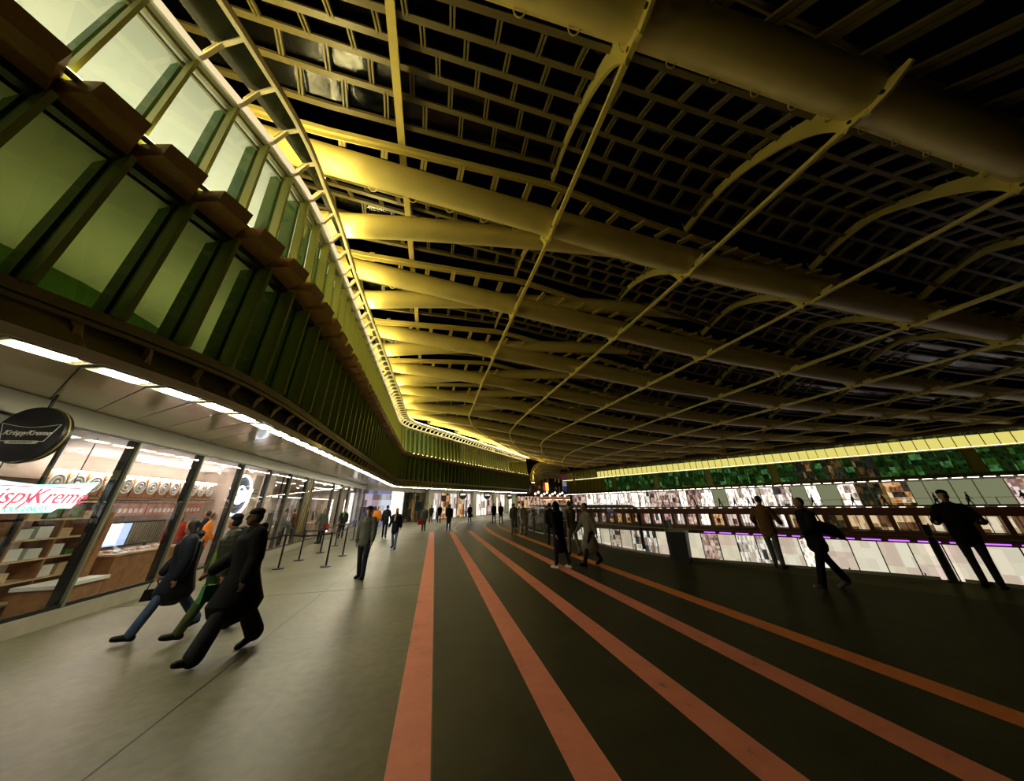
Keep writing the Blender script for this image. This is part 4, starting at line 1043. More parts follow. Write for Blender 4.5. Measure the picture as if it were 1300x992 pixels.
# blue white screen and glass display counter
t = empty('screen', (-8.45, 12.1, 1.2), PI / 2); tag(t, 'wide bluish white lit screen behind the counter', 'screen')
MB().box(-1.6, 1.35, 0.0, 0.06, -0.30, 0.30).obj('frame', M['frame'], t); MB().box(-1.55, 0.1, -0.006, 0.0, -0.27, 0.27).obj('display', M['E_screen'], t); MB().box(-0.9, -0.2, -0.010, -0.006, -0.22, 0.27).obj('bright_area', M['E_poster'], t)
for k in range(14): MB().box(0.14 + k * 0.085, 0.18 + k * 0.085, -0.03, 0, -0.27, 0.27).obj('slat', M['fascia'], t)
MB().cyl((-1.2, 0.03, -0.3), (-1.2, 0.03, -1.28), 0.03, 10).obj('post', M['dark'], t); MB().cyl((0.9, 0.03, -0.3), (0.9, 0.03, -1.28), 0.03, 10).obj('post', M['dark'], t)
t = empty('display_counter', (-7.6, 11.5, 0)); tag(t, 'long wooden counter with a glass case of trays behind the second window', 'counter')
MB().box(-0.35, 0.35, -1.1, 1.1, 0, 0.82).obj('body', M['wood'], t); MB().box(-0.4, 0.4, -1.15, 1.15, 0.82, 0.86).obj('top', M['palewood'], t)
mb = MB(); mb.add([(0.3, -1.1, 0.86), (0.3, 1.1, 0.86), (0.12, 1.1, 1.12), (0.12, -1.1, 1.12)], [(0, 1, 2, 3)]); mb.add([(0.12, -1.1, 1.12), (0.12, 1.1, 1.12), (-0.3, 1.1, 1.12), (-0.3, -1.1, 1.12)], [(0, 1, 2, 3)]); mb.obj('case_glass', M['glass'], t)
random.seed(9); tray_m = mat('pastry_brown', (0.4, 0.18, 0.07), 0.5); ic = mat('pastry_icing', (0.7, 0.55, 0.5), 0.4)
tsrc = None
for j in range(4):
    if tsrc is None:
        q = empty('pastry_tray', (-7.6, 10.75, 0.862)); tr1 = MB().box(-0.25, 0.25, -0.2, 0.2, 0, 0.015).obj('tray', M['whitepl'], q)
        kd = [(tr1, [])]
        for a in range(3):
            for b in range(3):
                mb = MB(); cx_, cy_2 = -0.16 + a * 0.16, -0.13 + b * 0.13
                mb.tube([(cx_ + 0.035 * math.cos(z), cy_2 + 0.035 * math.sin(z), 0.035) for z in [2 * PI * k / 12 for k in range(13)]], 0.02, 8)
                kd.append((mb.obj('ring_pastry', tray_m if (a + b) % 2 else ic, q, True), []))
        tsrc = (q, kd)
    else: q = fast_copy(*tsrc); q.location = (-7.6, 10.75 + j * 0.47, 0.862)
    tag(q, 'white tray of nine ring pastries in the glass counter case', 'tray', 'pastry trays in the counter case')
# shelf rack with boxes behind the first window
def rack(x, y, lab, seed_):
    random.seed(seed_); t = empty('shelf_rack', (x, y, 0)); tag(t, lab, 'shelf')
    for yy in (-0.75, 0.0, 0.75): MB().box(-0.25, 0.25, yy - 0.02, yy + 0.02, 0, 2.0).obj('upright', M['wood'], t)
    for z in (0.25, 0.6, 0.95, 1.3, 1.65, 1.98): MB().box(-0.26, 0.26, -0.77, 0.77, z - 0.015, z + 0.015).obj('shelf', M['palewood'], t)
    for z in (0.265, 0.615, 0.965, 1.315, 1.665):
        for yy in (-0.55, -0.2, 0.2, 0.55):
            if random.random() < 0.8:
                hh = random.uniform(0.08, 0.22)
                b = MB().box(-0.18, 0.18, -0.13, 0.13, 0.002, hh).obj('pastry_box', random.choice([M['whitepl'], M['palewood'], M['green_wall'], M['whitepl']]))
                b.location = (x, y + yy, z); tag(b, 'carton stacked on the shelf rack in the first shop', 'box', 'cartons on the shelf racks')
rack(-7.85, 9.25, 'wooden shelf rack of cartons behind the first window', 3); rack(-8.5, 7.3, 'wooden shelf rack of cartons farther back in the first shop', 4)
t = empty('service_counter', (-7.0, 9.15, 0)); tag(t, 'low pale counter with sloping brown side behind the first window', 'counter')
MB().box(-0.3, 0.3, -0.5, 0.45, 0, 0.5).obj('body', M['wood'], t); MB().box(-0.34, 0.34, -0.55, 0.5, 0.5, 0.56).obj('top', M['whitepl'], t); MB().box(-0.3, 0.0, 0.3, 0.42, 0.56, 1.7).obj('side_panel', M['wood'], t)
# wooden partition, tables farther along
MB().box(-8.5, -7.45, 10.1, 10.18, 0, 1.9).obj('partition', M['wood'], sh)
for j, (x, y) in enumerate([(-7.8, 17.2), (-8.4, 21.3), (-7.9, 24.5), (-8.2, 27.5)]):
    t = empty('display_table', (x, y, 0)); tag(t, 'pale display table in the farther shop, %s along the window' % ['first', 'second', 'third', 'fourth'][j], 'table')
    MB().box(-0.5, 0.5, -0.8, 0.8, 0.86, 0.9).obj('table_top', M['palewood'], t)
    for a in (-0.45, 0.45):
        for b in (-0.75, 0.75): MB().box(a - 0.03, a + 0.03, b - 0.03, b + 0.03, 0, 0.86).obj('leg', M['palewood'], t)
# garments on rails inside the farther shops
random.seed(31); cols = [mat('cloth_%d' % k, c, 0.8) for k, c in enumerate([(.03, .03, .035), (.35, .3, .22), (.45, .12, .08), (.12, .14, .1), (.5, .48, .44), (.05, .06, .12)])]
for j, (y0) in enumerate([17.0, 20.0, 24.2, 27.2, 30.0]):
    t = empty('clothes_rail', (-9.9, y0, 0)); tag(t, 'clothes rail at the back of the farther shops, %s from the camera' % ['first', 'second', 'third', 'fourth', 'fifth'][j], 'clothes rail')
    for b in (0, 2.0): MB().cyl((0, b, 0), (0, b, 1.6), 0.02, 8).obj('post', M['dark'], t)
    MB().cyl((0, 0, 1.6), (0, 2.0, 1.6), 0.015, 8).obj('bar', M['dark'], t)
    for k in range(12):
        g = MB().hexa([(-0.22, -0.03, 0.75), (0.22, -0.03, 0.75), (0.25, 0.03, 0.75), (-0.25, 0.03, 0.75), (-0.2, -0.03, 1.5), (0.2, -0.03, 1.5), (0.2, 0.03, 1.5), (-0.2, 0.03, 1.5)]).obj('garment', random.choice(cols))
        g.location = (-9.9, y0 + 0.1 + k * 0.16, 0); tag(g, 'garment hanging on a rail behind the shop glass', 'garment', 'garments on the shop rails')
for j, (x, y, h_) in enumerate([(-6.9, 25.2, 2.0), (-6.9, 29.0, 2.1)]):
    t = empty('lightbox', (x, y, 1.25), PI / 2); tag(t, 'tall white lit poster box in the %s' % ['farther shop window', 'farthest window of the left shops'][j], 'poster')
    MB().box(-0.42, 0.42, 0, 0.08, -h_ / 2, h_ / 2).obj('case', M['fascia'], t); MB().box(-0.38, 0.38, -0.006, 0, -h_ / 2 + .04, h_ / 2 - .04).obj('face', M['E_poster'], t)
# white lit line running behind the glass
mb = MB(); mb.tube([(-8.9, 15.8, 2.35), (-8.9, 33, 2.35)], 0.025, 6); o = mb.obj('lit_line', M['E_poster']); tag(o, 'thin white light line high inside the farther shops', 'light strip')
# round black blade signs on the far wall
for j, (px_u) in enumerate([14.5, 22.0, 31.0]):
    u = S.sY(35.2) + px_u; x, y = S.at(u, -1.0)
    t = empty('round_sign', (x, y, 2.95), S.ang(u) + PI / 2 * 0 - 0.6); tag(t, 'round black and white sign under the soffit of the far wall, %s' % ['leftmost of three', 'middle of three', 'rightmost of three'][j], 'sign')
    mb = MB(); mb.tube([(0, -0.06, 0), (0, 0.06, 0)], 0.62, 24); mb.obj('disc', M['black'], t, True)
    mb = MB(); mb.box(-0.4, 0.4, -0.07, -0.06, -0.1, 0.12); mb.obj('white_bar', M['whitepl'], t)
    MB().cyl((0, 0, 0.58), (0, 0, 0.8), 0.03, 8).obj('hanger', M['dark'], t)

# ================================================================== queue barriers
posts = [(-4.77, 13.2), (-3.36, 13.12), (-4.78, 14.92), (-3.45, 15.58), (-4.66, 16.95), (-4.75, 19.47), (-4.53, 22.28), (-5.3, 11.2)]
where = ['nearest of the barrier posts with its foot in full view', 'right-hand barrier post nearest the walking man', 'second barrier post of the left row', 'second barrier post of the right row', 'third barrier post of the left row', 'fourth barrier post of the left row', 'farthest barrier post', 'barrier post hidden behind the walking group']
src = None
for (x, y), lab in zip(posts, where):
    if src is None:
        t = empty('barrier_post', (x, y, 0))
        mb = MB(); mb.tube([(0, 0, 0.0), (0, 0, 0.02), (0, 0, 0.035)], lambda q: 0.17 if q < 0.6 else 0.14, 24); b1 = mb.obj('base', M['black'], t, True)
        b2 = MB().cyl((0, 0, 0.03), (0, 0, 0.93), 0.028, 14).obj('pole', M['black'], t, True); b3 = MB().cyl((0, 0, 0.90), (0, 0, 0.99), 0.036, 14).obj('belt_head', M['black'], t, True)
        src = (t, [(b1, []), (b2, []), (b3, [])])
    else: t = fast_copy(*src); t.location = (x, y, 0)
    tag(t, 'black queue barrier post, ' + lab, 'barrier post', 'queue barrier posts')
for a, b, lab in ((7, 0, 'from the hidden post to the nearest post'), (0, 1, 'across the queue between the nearest two posts'), (1, 3, 'along the right row of posts'), (0, 2, 'along the left row, nearest stretch'), (2, 4, 'along the left row, second stretch'), (4, 5, 'along the left row, third stretch'), (5, 6, 'along the left row, farthest stretch'), (3, 6, 'running back from the right row to the farthest post')):
    A = Vector((*posts[a], 0.945)); B = Vector((*posts[b], 0.945)); d_ = (B - A).normalized() * 0.037; mb = MB()
    n = 10; mb.ribbon([A + d_ + (B - A - 2 * d_) * (k / n) - Vector((0, 0, 0.05 * math.sin(PI * k / n))) for k in range(n + 1)], 0.006, 0.05)
    o = mb.obj('barrier_belt', M['black']); tag(o, 'black barrier belt ' + lab, 'belt')

# ================================================================== balustrade on the right edge
BO = -0.22
def bal_post(y, thick, lab, h=1.12):
    u = edgeC.sY(y) if False else float(np.interp(y, edgeC.Q[:, 1], edgeC.S)); x, yy = edgeC.at(u, BO); a = edgeC.ang(u)
    t = empty('balustrade_post', (x, yy, 0), a); tag(t, lab, 'balustrade post', 'posts of the glass balustrade')
    w_ = thick
    for s in (-1, 1):
        mb = MB(); mb.box(s * w_ * 0.5 - 0.012, s * w_ * 0.5 + 0.012, -0.07, 0.07, 0.0, h); mb.obj('flat_bar', M['mullion'], t)
    MB().box(-w_ * 0.5 + 0.012, w_ * 0.5 - 0.012, -0.05, 0.05, 0, h - 0.03).obj('core', M['black'], t)
    MB().box(-w_ * 0.6 - 0.02, w_ * 0.6 + 0.02, -0.09, 0.09, 0, 0.03).obj('foot_plate', M['dark'], t)
    return u
ys = [2.0, 5.9, 10.55, 15.0]
us = [bal_post(y, th, lb) for y, th, lb in zip(ys, (0.1, 0.12, 0.2, 0.1), ('dark balustrade post beyond the right edge of the photo', 'dark leaning-looking balustrade post at the right, between the two standing men', 'thick double balustrade post beside the dark bin', 'dark balustrade post behind the walking group in coats'))]
far_y = [18, 20, 22, 24, 26, 28, 31, 34, 37, 40, 44, 48, 52]
for y in far_y: us.append(bal_post(y, 0.06, 'slim far post of the glass balustrade'))
us.sort(reverse=False)
allu = sorted(us)
for a, b in zip(allu[:-1], allu[1:]):
    mb = MB(); A = edgeC.line(a + 0.17, b - 0.17, 0.5, BO, 0.06); B = edgeC.line(a + 0.17, b - 0.17, 0.5, BO, 1.02)
    mb.sheet(A, B); t = mb.obj('balustrade_glass', M['railglass'])
    yv = edgeC.at(a)[1]
    tag(t, 'clear glass panel of the balustrade, ' + ('first one at the right edge' if yv < 5 else 'between the standing men and the bin' if yv < 9 else 'left of the dark bin' if yv < 14 else 'one of the far panels'), 'glass panel', 'balustrade glass panels' if yv >= 14 else None)
    mb = MB(); mb.ribbon(edgeC.line(a + .17, b - .17, 0.5, BO, 0.05), 0.05, 0.06); mb.obj('bottom_channel', M['curb'], t)
    mb = MB(); mb.tube(edgeC.line(a + .02, b - .02, 0.5, BO - 0.10, 0.86), 0.016, 8); mb.obj('handrail', M['mullion'], t, True)
# taller dark framed glass screen with rounded corner
ua, ub = float(np.interp(12.3, edgeC.Q[:, 1], edgeC.S)), float(np.interp(26, edgeC.Q[:, 1], edgeC.S))
pts = [(*edgeC.at(ua, 0.35), 0.05), (*edgeC.at(ua, 0.35), 1.25), (*edgeC.at(ua + 0.08, 0.35), 1.42), (*edgeC.at(ua + 0.25, 0.35), 1.5)] + edgeC.line(ua + 0.5, ub, 1, 0.35, 1.52)
t = MB(); t.ribbon(pts, 0.06, 0.10, (0.3, 0.1, 1)); t = t.obj('glass_screen', M['dark'], None); tag(t, 'tall dark framed glass screen with a rounded top corner behind the coats', 'screen wall')
mb = MB(); mb.sheet(edgeC.line(ua + 0.1, ub, 1, 0.35, 0.05), edgeC.line(ua + 0.1, ub, 1, 0.35, 1.46)); mb.obj('pane', M['railglass'], t)
# dark bin by the double post
t = empty('waste_bin', (7.5, 9.75, 0), -0.9); tag(t, 'dark tapered waste bin beside the thick balustrade post', 'bin')
MB().hexa([(-0.2, -0.17, 0), (0.2, -0.17, 0), (0.2, 0.17, 0), (-0.2, 0.17, 0), (-0.26, -0.2, 0.82), (0.26, -0.2, 0.82), (0.26, 0.2, 0.82), (-0.26, 0.2, 0.82)]).obj('body', M['dark'], t)
MB().box(-0.28, 0.28, -0.22, 0.22, 0.82, 0.86).obj('rim', M['mullion'], t)
# ================================================================== people
SKIN = mat('skin', (0.42, 0.22, 0.13), 0.5); SKIN_D = mat('dark_skin', (0.16, 0.08, 0.045), 0.5); HAIR = mat('dark_hair', (0.012, 0.009, 0.007), 0.6); HAIRB = mat('brown_hair', (0.07, 0.035, 0.015), 0.6)
EYE = mat('eye', (0.01, 0.01, 0.01), 0.2); LIP = mat('lip', (0.3, 0.09, 0.07), 0.5)
WS = bpy.data.scenes.new('workshop')
def wdg():
    vl = WS.view_layers[0]; vl.update(); return vl.depsgraph
_cl = {}
def cloth(name, col, rough=0.85, quilt=False):
    if name in _cl: return _cl[name]
    m = mat(name, col, rough, 0, 0.18, 14, 0.25, spec=0.12)
    if quilt:
        nt = m.node_tree; b = nt.nodes['Principled BSDF']; b.inputs['Roughness'].default_value = 0.45
        tc = nt.nodes.new('ShaderNodeTexCoord'); wv = nt.nodes.new('ShaderNodeTexWave'); wv.bands_direction = 'Z'; wv.inputs['Scale'].default_value = 4.5; wv.inputs['Distortion'].default_value = 1.5
        bp = nt.nodes.new('ShaderNodeBump'); bp.inputs['Strength'].default_value = 0.3; bp.inputs['Distance'].default_value = 0.012
        lk(nt, tc.outputs['Object'], wv.inputs['Vector']); lk(nt, wv.outputs['Fac'], bp.inputs['Height']); lk(nt, bp.outputs[0], b.inputs['Normal'])
    _cl[name] = m; return m
def chain(mb, pts, rr, seg=12):
    """tapering limb with elliptical sections (rx across, ry front to back) and rounded ends"""
    P = [Vector(p) for p in pts]; n = len(P); rr = [(r, r) if not isinstance(r, tuple) else r for r in rr]
    vs = []; fs = []; rings = []
    def ring(c, d, a, b):
        d = d.normalized(); sx = Vector((1, 0, 0)); sx = (sx - sx.dot(d) * d)
        if sx.length < 0.2: sx = Vector((0, 1, 0)); sx = sx - sx.dot(d) * d
        sx.normalize(); sy = d.cross(sx)
        k = len(vs)
        for j in range(seg): t = 2 * PI * j / seg; vs.append(c + sx * a * math.cos(t) + sy * b * math.sin(t))
        rings.append(k)
    d0 = P[1] - P[0]; d1 = P[-1] - P[-2]
    a, b = rr[0]; m_ = min(a, b); d = d0.normalized()
    ring(P[0] - d * m_ * 0.9, d0, a * 0.35, b * 0.35); ring(P[0] - d * m_ * 0.5, d0, a * 0.85, b * 0.85)
    for i in range(n):
        dd = P[min(i + 1, n - 1)] - P[max(i - 1, 0)]; ring(P[i], dd, *rr[i])
    a, b = rr[-1]; m_ = min(a, b); d = d1.normalized()
    ring(P[-1] + d * m_ * 0.5, d1, a * 0.85, b * 0.85); ring(P[-1] + d * m_ * 0.9, d1, a * 0.35, b * 0.35)
    for q in range(len(rings) - 1):
        for j in range(seg): fs.append((rings[q] + j, rings[q] + (j + 1) % seg, rings[q + 1] + (j + 1) % seg, rings[q + 1] + j))
    fs.append(tuple(rings[0] + j for j in range(seg))[::-1]); fs.append(tuple(rings[-1] + j for j in range(seg)))
    mb.add(vs, fs)
def fuse(mb, name, m, voxel, parent, smooth=2):
    """one continuous skin over overlapping volumes"""
    me = bpy.data.meshes.new(name); me.from_pydata(mb.v, [], mb.f); me.update()
    bm = bmesh.new(); bm.from_mesh(me); bmesh.ops.recalc_face_normals(bm, faces=bm.faces); bm.to_mesh(me); bm.free()
    tmp = bpy.data.objects.new(name, me); WS.collection.objects.link(tmp)
    md = tmp.modifiers.new('r', 'REMESH'); md.mode = 'VOXEL'; md.voxel_size = voxel
    if smooth: s = tmp.modifiers.new('s', 'SMOOTH'); s.iterations = smooth; s.factor = 0.5
    me2 = bpy.data.meshes.new_from_object(tmp.evaluated_get(wdg()))
    bpy.data.objects.remove(tmp); bpy.data.meshes.remove(me)
    me2.materials.clear(); me2.materials.append(m); me2.name = name
    me2.polygons.foreach_set('use_smooth', [True] * len(me2.polygons))
    return link(bpy.data.objects.new(name, me2), parent)
def person(x, y, face, label, h=1.74, legs=((22, 6), (-24, 14)), arms=((-22, 12), (20, 22)), lean=4, top=None, bottom=None, shoe=None, hem=0.86, puffy=0.0, wide=0.0,
           head='hair', headm=None, skin=None, hood=False, group=None, det=1, scarf=None, z=0.0, out=(9, 9), turn=0, flare=0.0, name='person'):
    """local frame faces +Y; legs/arms = (swing, bend) in degrees for (left, right)"""
    K = h / 1.74; skin = skin or SKIN; top = top or cloth('black_cloth', (0.012, 0.012, 0.014)); bottom = bottom or cloth('dark_trousers', (0.014, 0.014, 0.018)); shoe = shoe or cloth('black_shoe', (0.008, 0.008, 0.008), 0.5)
    vox = {2: 0.011, 1: 0.02, 0: 0.032}[det]; seg = 14 if det == 2 else 10
    def dirv(a): a = R(a); return Vector((0, math.sin(a), -math.cos(a)))
    J = {}; low = 9
    for s, (th, kn) in zip((-1, 1), legs):
        hip = Vector((s * 0.095, 0, 0)); kne = hip + dirv(th) * 0.43; ank = kne + dirv(th - kn) * 0.41
        pitch = 12 if th > 10 else (-24 if th < -12 else 0)     # front foot toes up, rear foot heel up
        fd = Vector((s * 0.12, math.cos(R(pitch)), math.sin(R(pitch)))).normalized()
        heel = ank + Vector((0, -0.045, -0.05)) if pitch >= 0 else ank + Vector((0, -0.03, -0.045)); toe = ank + fd * 0.175 + Vector((0, 0, -0.05))
        J[s] = (hip, kne, ank, heel, toe); low = min(low, heel.z - 0.03, toe.z - 0.025)
    pz = -low
    up = lambda v: v + Vector((0, 0, pz))
    tl = R(lean); ax_ = Vector((0, math.sin(tl), math.cos(tl)))
    def T(d, x_=0.0, f=0.0): return Vector((x_, 0, pz)) + ax_ * d + Vector((0, math.cos(tl), -math.sin(tl))) * f
    neck = T(0.56, 0, 0.0); hd = T(0.70, 0, 0.03); tn = R(turn)
    def Hd(a, b, c): a2 = a * math.cos(tn) - b * math.sin(tn); b2 = a * math.sin(tn) + b * math.cos(tn); return hd + Vector((a2, b2, c))
    A = {}
    for s, (sw, bd), ou in zip((-1, 1), arms, out):
        sh_ = T(0.475, s * 0.175, 0); o_ = math.tan(R(ou)) * s
        e = sh_ + (dirv(sw) + Vector((o_, 0, 0))).normalized() * 0.28; wd = (dirv(sw + bd) + Vector((o_ * 0.2 - s * 0.08 * (bd > 40), 0, 0))).normalized(); wr = e + wd * 0.25
        A[s] = (sh_, e, wr, wd)
    # ---- body: one continuous mesh
    mb = MB()
    chain(mb, [T(-0.02), T(0.15), T(0.30), T(0.44)], [(0.15, 0.10), (0.13, 0.09), (0.15, 0.10), (0.15, 0.09)], seg)
    chain(mb, [T(0.46), neck, T(0.63, 0, 0.015)], [0.06, 0.052, 0.055], seg)
    chain(mb, [T(0.45, -0.13), T(0.47, 0), T(0.45, 0.13)], [0.055, 0.07, 0.055], seg)
    for s in (-1, 1):
        hip, kne, ank, heel, toe = [up(v) for v in J[s]]
        chain(mb, [hip, hip.lerp(kne, .5), kne, kne.lerp(ank, .4), ank], [0.085, 0.07, 0.05, 0.052, 0.035], seg)
        chain(mb, [heel, heel.lerp(toe, .5), toe], [0.03, 0.03, 0.024], seg)
        sh_, e, wr, wd = A[s]
        chain(mb, [sh_, e, e.lerp(wr, .4), wr], [0.046, 0.038, 0.038, 0.026], seg)
        if det >= 1:
            pm = wr + wd * 0.05; sidev = Vector((0, 1, 0)) - wd * wd.y
            if sidev.length < 0.2: sidev = Vector((0, 0, 1)) - wd * wd.z
            sidev.normalize(); inw = Vector((-s, 0, 0))
            chain(mb, [wr, pm, wr + wd * 0.085], [0.024, 0.027, 0.026], 8)
            for q, ln in zip((-1.5, -0.5, 0.5, 1.5), (0.058, 0.07, 0.075, 0.065)):
                b0 = wr + wd * 0.085 + sidev * q * 0.014; b1 = b0 + wd * ln * 0.55 + inw * 0.008; b2 = b1 + wd * ln * 0.35 + inw * 0.028
                chain(mb, [b0, b1, b2], [0.0095, 0.009, 0.0075], 6)
            b0 = wr + wd * 0.03 + sidev * 0.026; b1 = b0 + (wd + sidev * 0.7).normalized() * 0.035; chain(mb, [b0, b1, b1 + wd * 0.026 + inw * 0.008], [0.011, 0.010, 0.008], 6)
        else: chain(mb, [wr, wr + wd * 0.12], [0.026, 0.03], 6)
    mb.sphere(Hd(0, -0.005, 0.02), 1, 16, 12, (0.074, 0.092, 0.10)); mb.sphere(Hd(0, 0.025, -0.05), 1, 12, 10, (0.055, 0.066, 0.062))
    if det:
        chain(mb, [Hd(0, 0.085, 0.02), Hd(0, 0.103, -0.018)], [0.010, 0.014], 8)
        for s in (-1, 1): mb.sphere(Hd(s * 0.075, -0.005, -0.005), 1, 8, 6, (0.012, 0.022, 0.032))
    body = fuse(mb, name, skin, vox if det == 2 else vox * 0.9, None, 1)
    if det == 2:
        for s in (-1, 1):
            mb = MB(); mb.sphere(Hd(s * 0.030, 0.079, 0.008), 0.010, 10, 8); mb.obj('eye', EYE, body, True)
        mb = MB(); chain(mb, [Hd(-0.022, 0.084, -0.052), Hd(0, 0.089, -0.052), Hd(0.022, 0.084, -0.052)], [0.005, 0.007, 0.005], 6); mb.obj('mouth', LIP, body, True)
    # ---- clothes
    g = 0.018 + puffy
    mb = MB(); hd_ = hem - 0.93      # hem height relative to the pelvis
    ctr = (up(J[-1][1]) + up(J[1][1])) / 2
    def hemp(d):                     # below the hips the cloth follows the thighs
        if d >= 0: return T(d)
        t_ = min(1, -d / 0.43); return T(0) .lerp(Vector((0, ctr.y, ctr.z)), t_)
    ds = [hd_, hd_ * 0.5, 0.02, 0.18, 0.32, 0.44, 0.50]
    sp = abs(J[-1][1].y - J[1][1].y) * 0.5
    rr = []
    for d in ds:
        t_ = max(0, -d / 0.43); rr.append((0.155 + g + flare * t_, 0.115 + g + (sp * 0.8 + flare) * t_) if d < 0.05 else ((0.148 + g, 0.108 + g) if d < 0.25 else ((0.165 + g, 0.115 + g) if d < 0.46 else (0.13 + g * 0.6, 0.085 + g * 0.5))))
    chain(mb, [hemp(d) for d in ds], rr, 18)
    for s in (-1, 1):
        sh_, e, wr, wd = A[s]; chain(mb, [sh_ + Vector((-s * 0.02, 0, 0.0)), sh_.lerp(e, .5), e, e.lerp(wr, .5), wr - wd * 0.015], [0.066 + g * .8, 0.058 + g * .8, 0.052 + g * .7, 0.048 + g * .7, 0.040 + g * .6], seg)
    if hood: chain(mb, [T(0.50, -0.08, -0.07), T(0.555, 0, -0.115), T(0.50, 0.08, -0.07)], [0.05, 0.07, 0.05], seg); chain(mb, [T(0.51, -0.085, 0.0), T(0.56, -0.05, -0.09)], [0.035, 0.05], seg); chain(mb, [T(0.51, 0.085, 0.0), T(0.56, 0.05, -0.09)], [0.035, 0.05], seg)
    chain(mb, [T(0.50), T(0.565)], [0.085, 0.068], seg)
    fuse(mb, 'coat' if hem < 0.75 else 'jacket', top, max(vox, 0.015), body, 2)
    mb = MB(); chain(mb, [T(-0.06), T(0.08)], [(0.155, 0.112), (0.15, 0.108)], 14)
    for s in (-1, 1):
        hip, kne, ank, heel, toe = [up(v) for v in J[s]]
        chain(mb, [hip, hip.lerp(kne, .5), kne, kne.lerp(ank, .5), ank + Vector((0, 0, 0.0))], [0.098, 0.084 + wide * .3, 0.066 + wide * .7, 0.062 + wide, 0.056 + wide * 1.2], seg)
    fuse(mb, 'trousers', bottom, max(vox, 0.014), body, 2)
    for s in (-1, 1):
        hip, kne, ank, heel, toe = [up(v) for v in J[s]]; mb = MB()
        chain(mb, [heel, heel.lerp(toe, .35) + Vector((0, 0, 0.012)), heel.lerp(toe, .75), toe], [(0.043, 0.044), (0.048, 0.052), (0.052, 0.043), (0.045, 0.036)], 10); chain(mb, [heel.lerp(ank, .3), ank + Vector((0, 0, 0.02))], [0.040, 0.042], 10)
        fuse(mb, 'shoe', shoe, max(0.012, vox * 0.7), body, 1)
    hm = headm or HAIR; mb = MB()
    if head in ('hair', 'long', 'cap'):
        mb.sphere(Hd(0, -0.034, 0.034), 1, 16, 12, (0.084, 0.090, 0.098)) if head != 'cap' else mb.sphere(Hd(0, -0.036, 0.0), 1, 14, 10, (0.078, 0.07, 0.085))
        if head == 'long': chain(mb, [Hd(0, -0.05, 0.0), Hd(0, -0.075, -0.10), Hd(0, -0.08, -0.2)], [(0.085, 0.06), (0.09, 0.045), (0.075, 0.03)], 12)
        hr = fuse(mb, 'hair', HAIR if head == 'cap' else hm, max(vox, 0.013), body, 1)
        if head == 'cap':
            mb = MB(); mb.sphere(Hd(0, -0.012, 0.072), 1, 18, 12, (0.086, 0.100, 0.062)); 
            a = [Hd(q * 0.06, 0.075 + 0.075 * (1 - q * q), 0.060 - 0.03 * (1 - q * q)) for q in (-1, -.5, 0, .5, 1)]; b = [Hd(q * 0.07, 0.05, 0.066) for q in (-1, -.5, 0, .5, 1)]
            mb.sheet([tuple(v) for v in a], [tuple(v) for v in b]); mb.sheet([(v.x, v.y, v.z + 0.012) for v in a], [(v.x, v.y, v.z + 0.012) for v in b]); mb.obj('cap', hm, body, True)
    elif head == 'beanie':
        mb.sphere(Hd(0, -0.018, 0.066), 1, 16, 12, (0.085, 0.094, 0.072)); mb.sphere(Hd(0, -0.035, -0.01), 1, 12, 8, (0.082, 0.08, 0.07)); fuse(mb, 'beanie', hm, max(vox, 0.013), body, 1)
    elif head == 'hood':
        mb.sphere(Hd(0, -0.022, 0.02), 1, 16, 12, (0.105, 0.112, 0.125)); chain(mb, [Hd(0, -0.03, -0.03), T(0.52, 0, -0.02)], [0.10, 0.12], 12); fuse(mb, 'hood', top, max(vox, 0.014), body, 1)
    if scarf:
        mb = MB(); chain(mb, [T(0.53, 0, -0.05), T(0.555, 0.075, 0.02), T(0.535, 0, 0.085), T(0.555, -0.075, 0.02), T(0.53, 0, -0.05)], [0.045] * 5, 8); chain(mb, [T(0.52, 0.02, 0.10), T(0.30, 0.035, 0.165)], [0.045, 0.04], 8); fuse(mb, 'scarf', scarf, max(vox, 0.015), body, 1)
    body.scale = (K, K, K); body.location = (x, y, z); body.rotation_euler = (0, 0, R(face) - PI / 2)
    body['arm'] = 0; del body['arm']
    tag(body, label, 'person', group)
    JW = {}
    cz, sz = math.cos(R(face) - PI / 2), math.sin(R(face) - PI / 2)
    for s in (-1, 1):
        p = (A[s][2] + A[s][3] * 0.09) * K; JW[s] = Vector((x + p.x * cz - p.y * sz, y + p.x * sz + p.y * cz, z + p.z))
    return body, JW
C_ = cloth
navy = C_('navy_coat', (0.010, 0.012, 0.020), .6); dkgreen = C_('dark_green_puffer', (0.03, 0.035, 0.022), .5, True); black = C_('black_coat', (0.006, 0.006, 0.006)); jeans = C_('blue_jeans', (0.05, 0.085, 0.16)); olive = C_('olive_trousers', (0.05, 0.065, 0.02))
greyg = C_('grey_green_jacket', (0.10, 0.11, 0.085)); dk = C_('charcoal', (0.02, 0.02, 0.022)); brown = C_('brown_jacket', (0.16, 0.08, 0.025)); khaki = C_('khaki_trousers', (0.16, 0.14, 0.08)); greyc = C_('pale_grey_coat', (0.30, 0.27, 0.2))
whitesh = C_('white_shoe', (0.6, 0.55, 0.42), .6); orange = C_('orange_jacket', (0.7, 0.22, 0.03)); scarfm = C_('cream_scarf', (0.5, 0.36, 0.22)); lblue = C_('pale_jeans', (0.14, 0.2, 0.26))
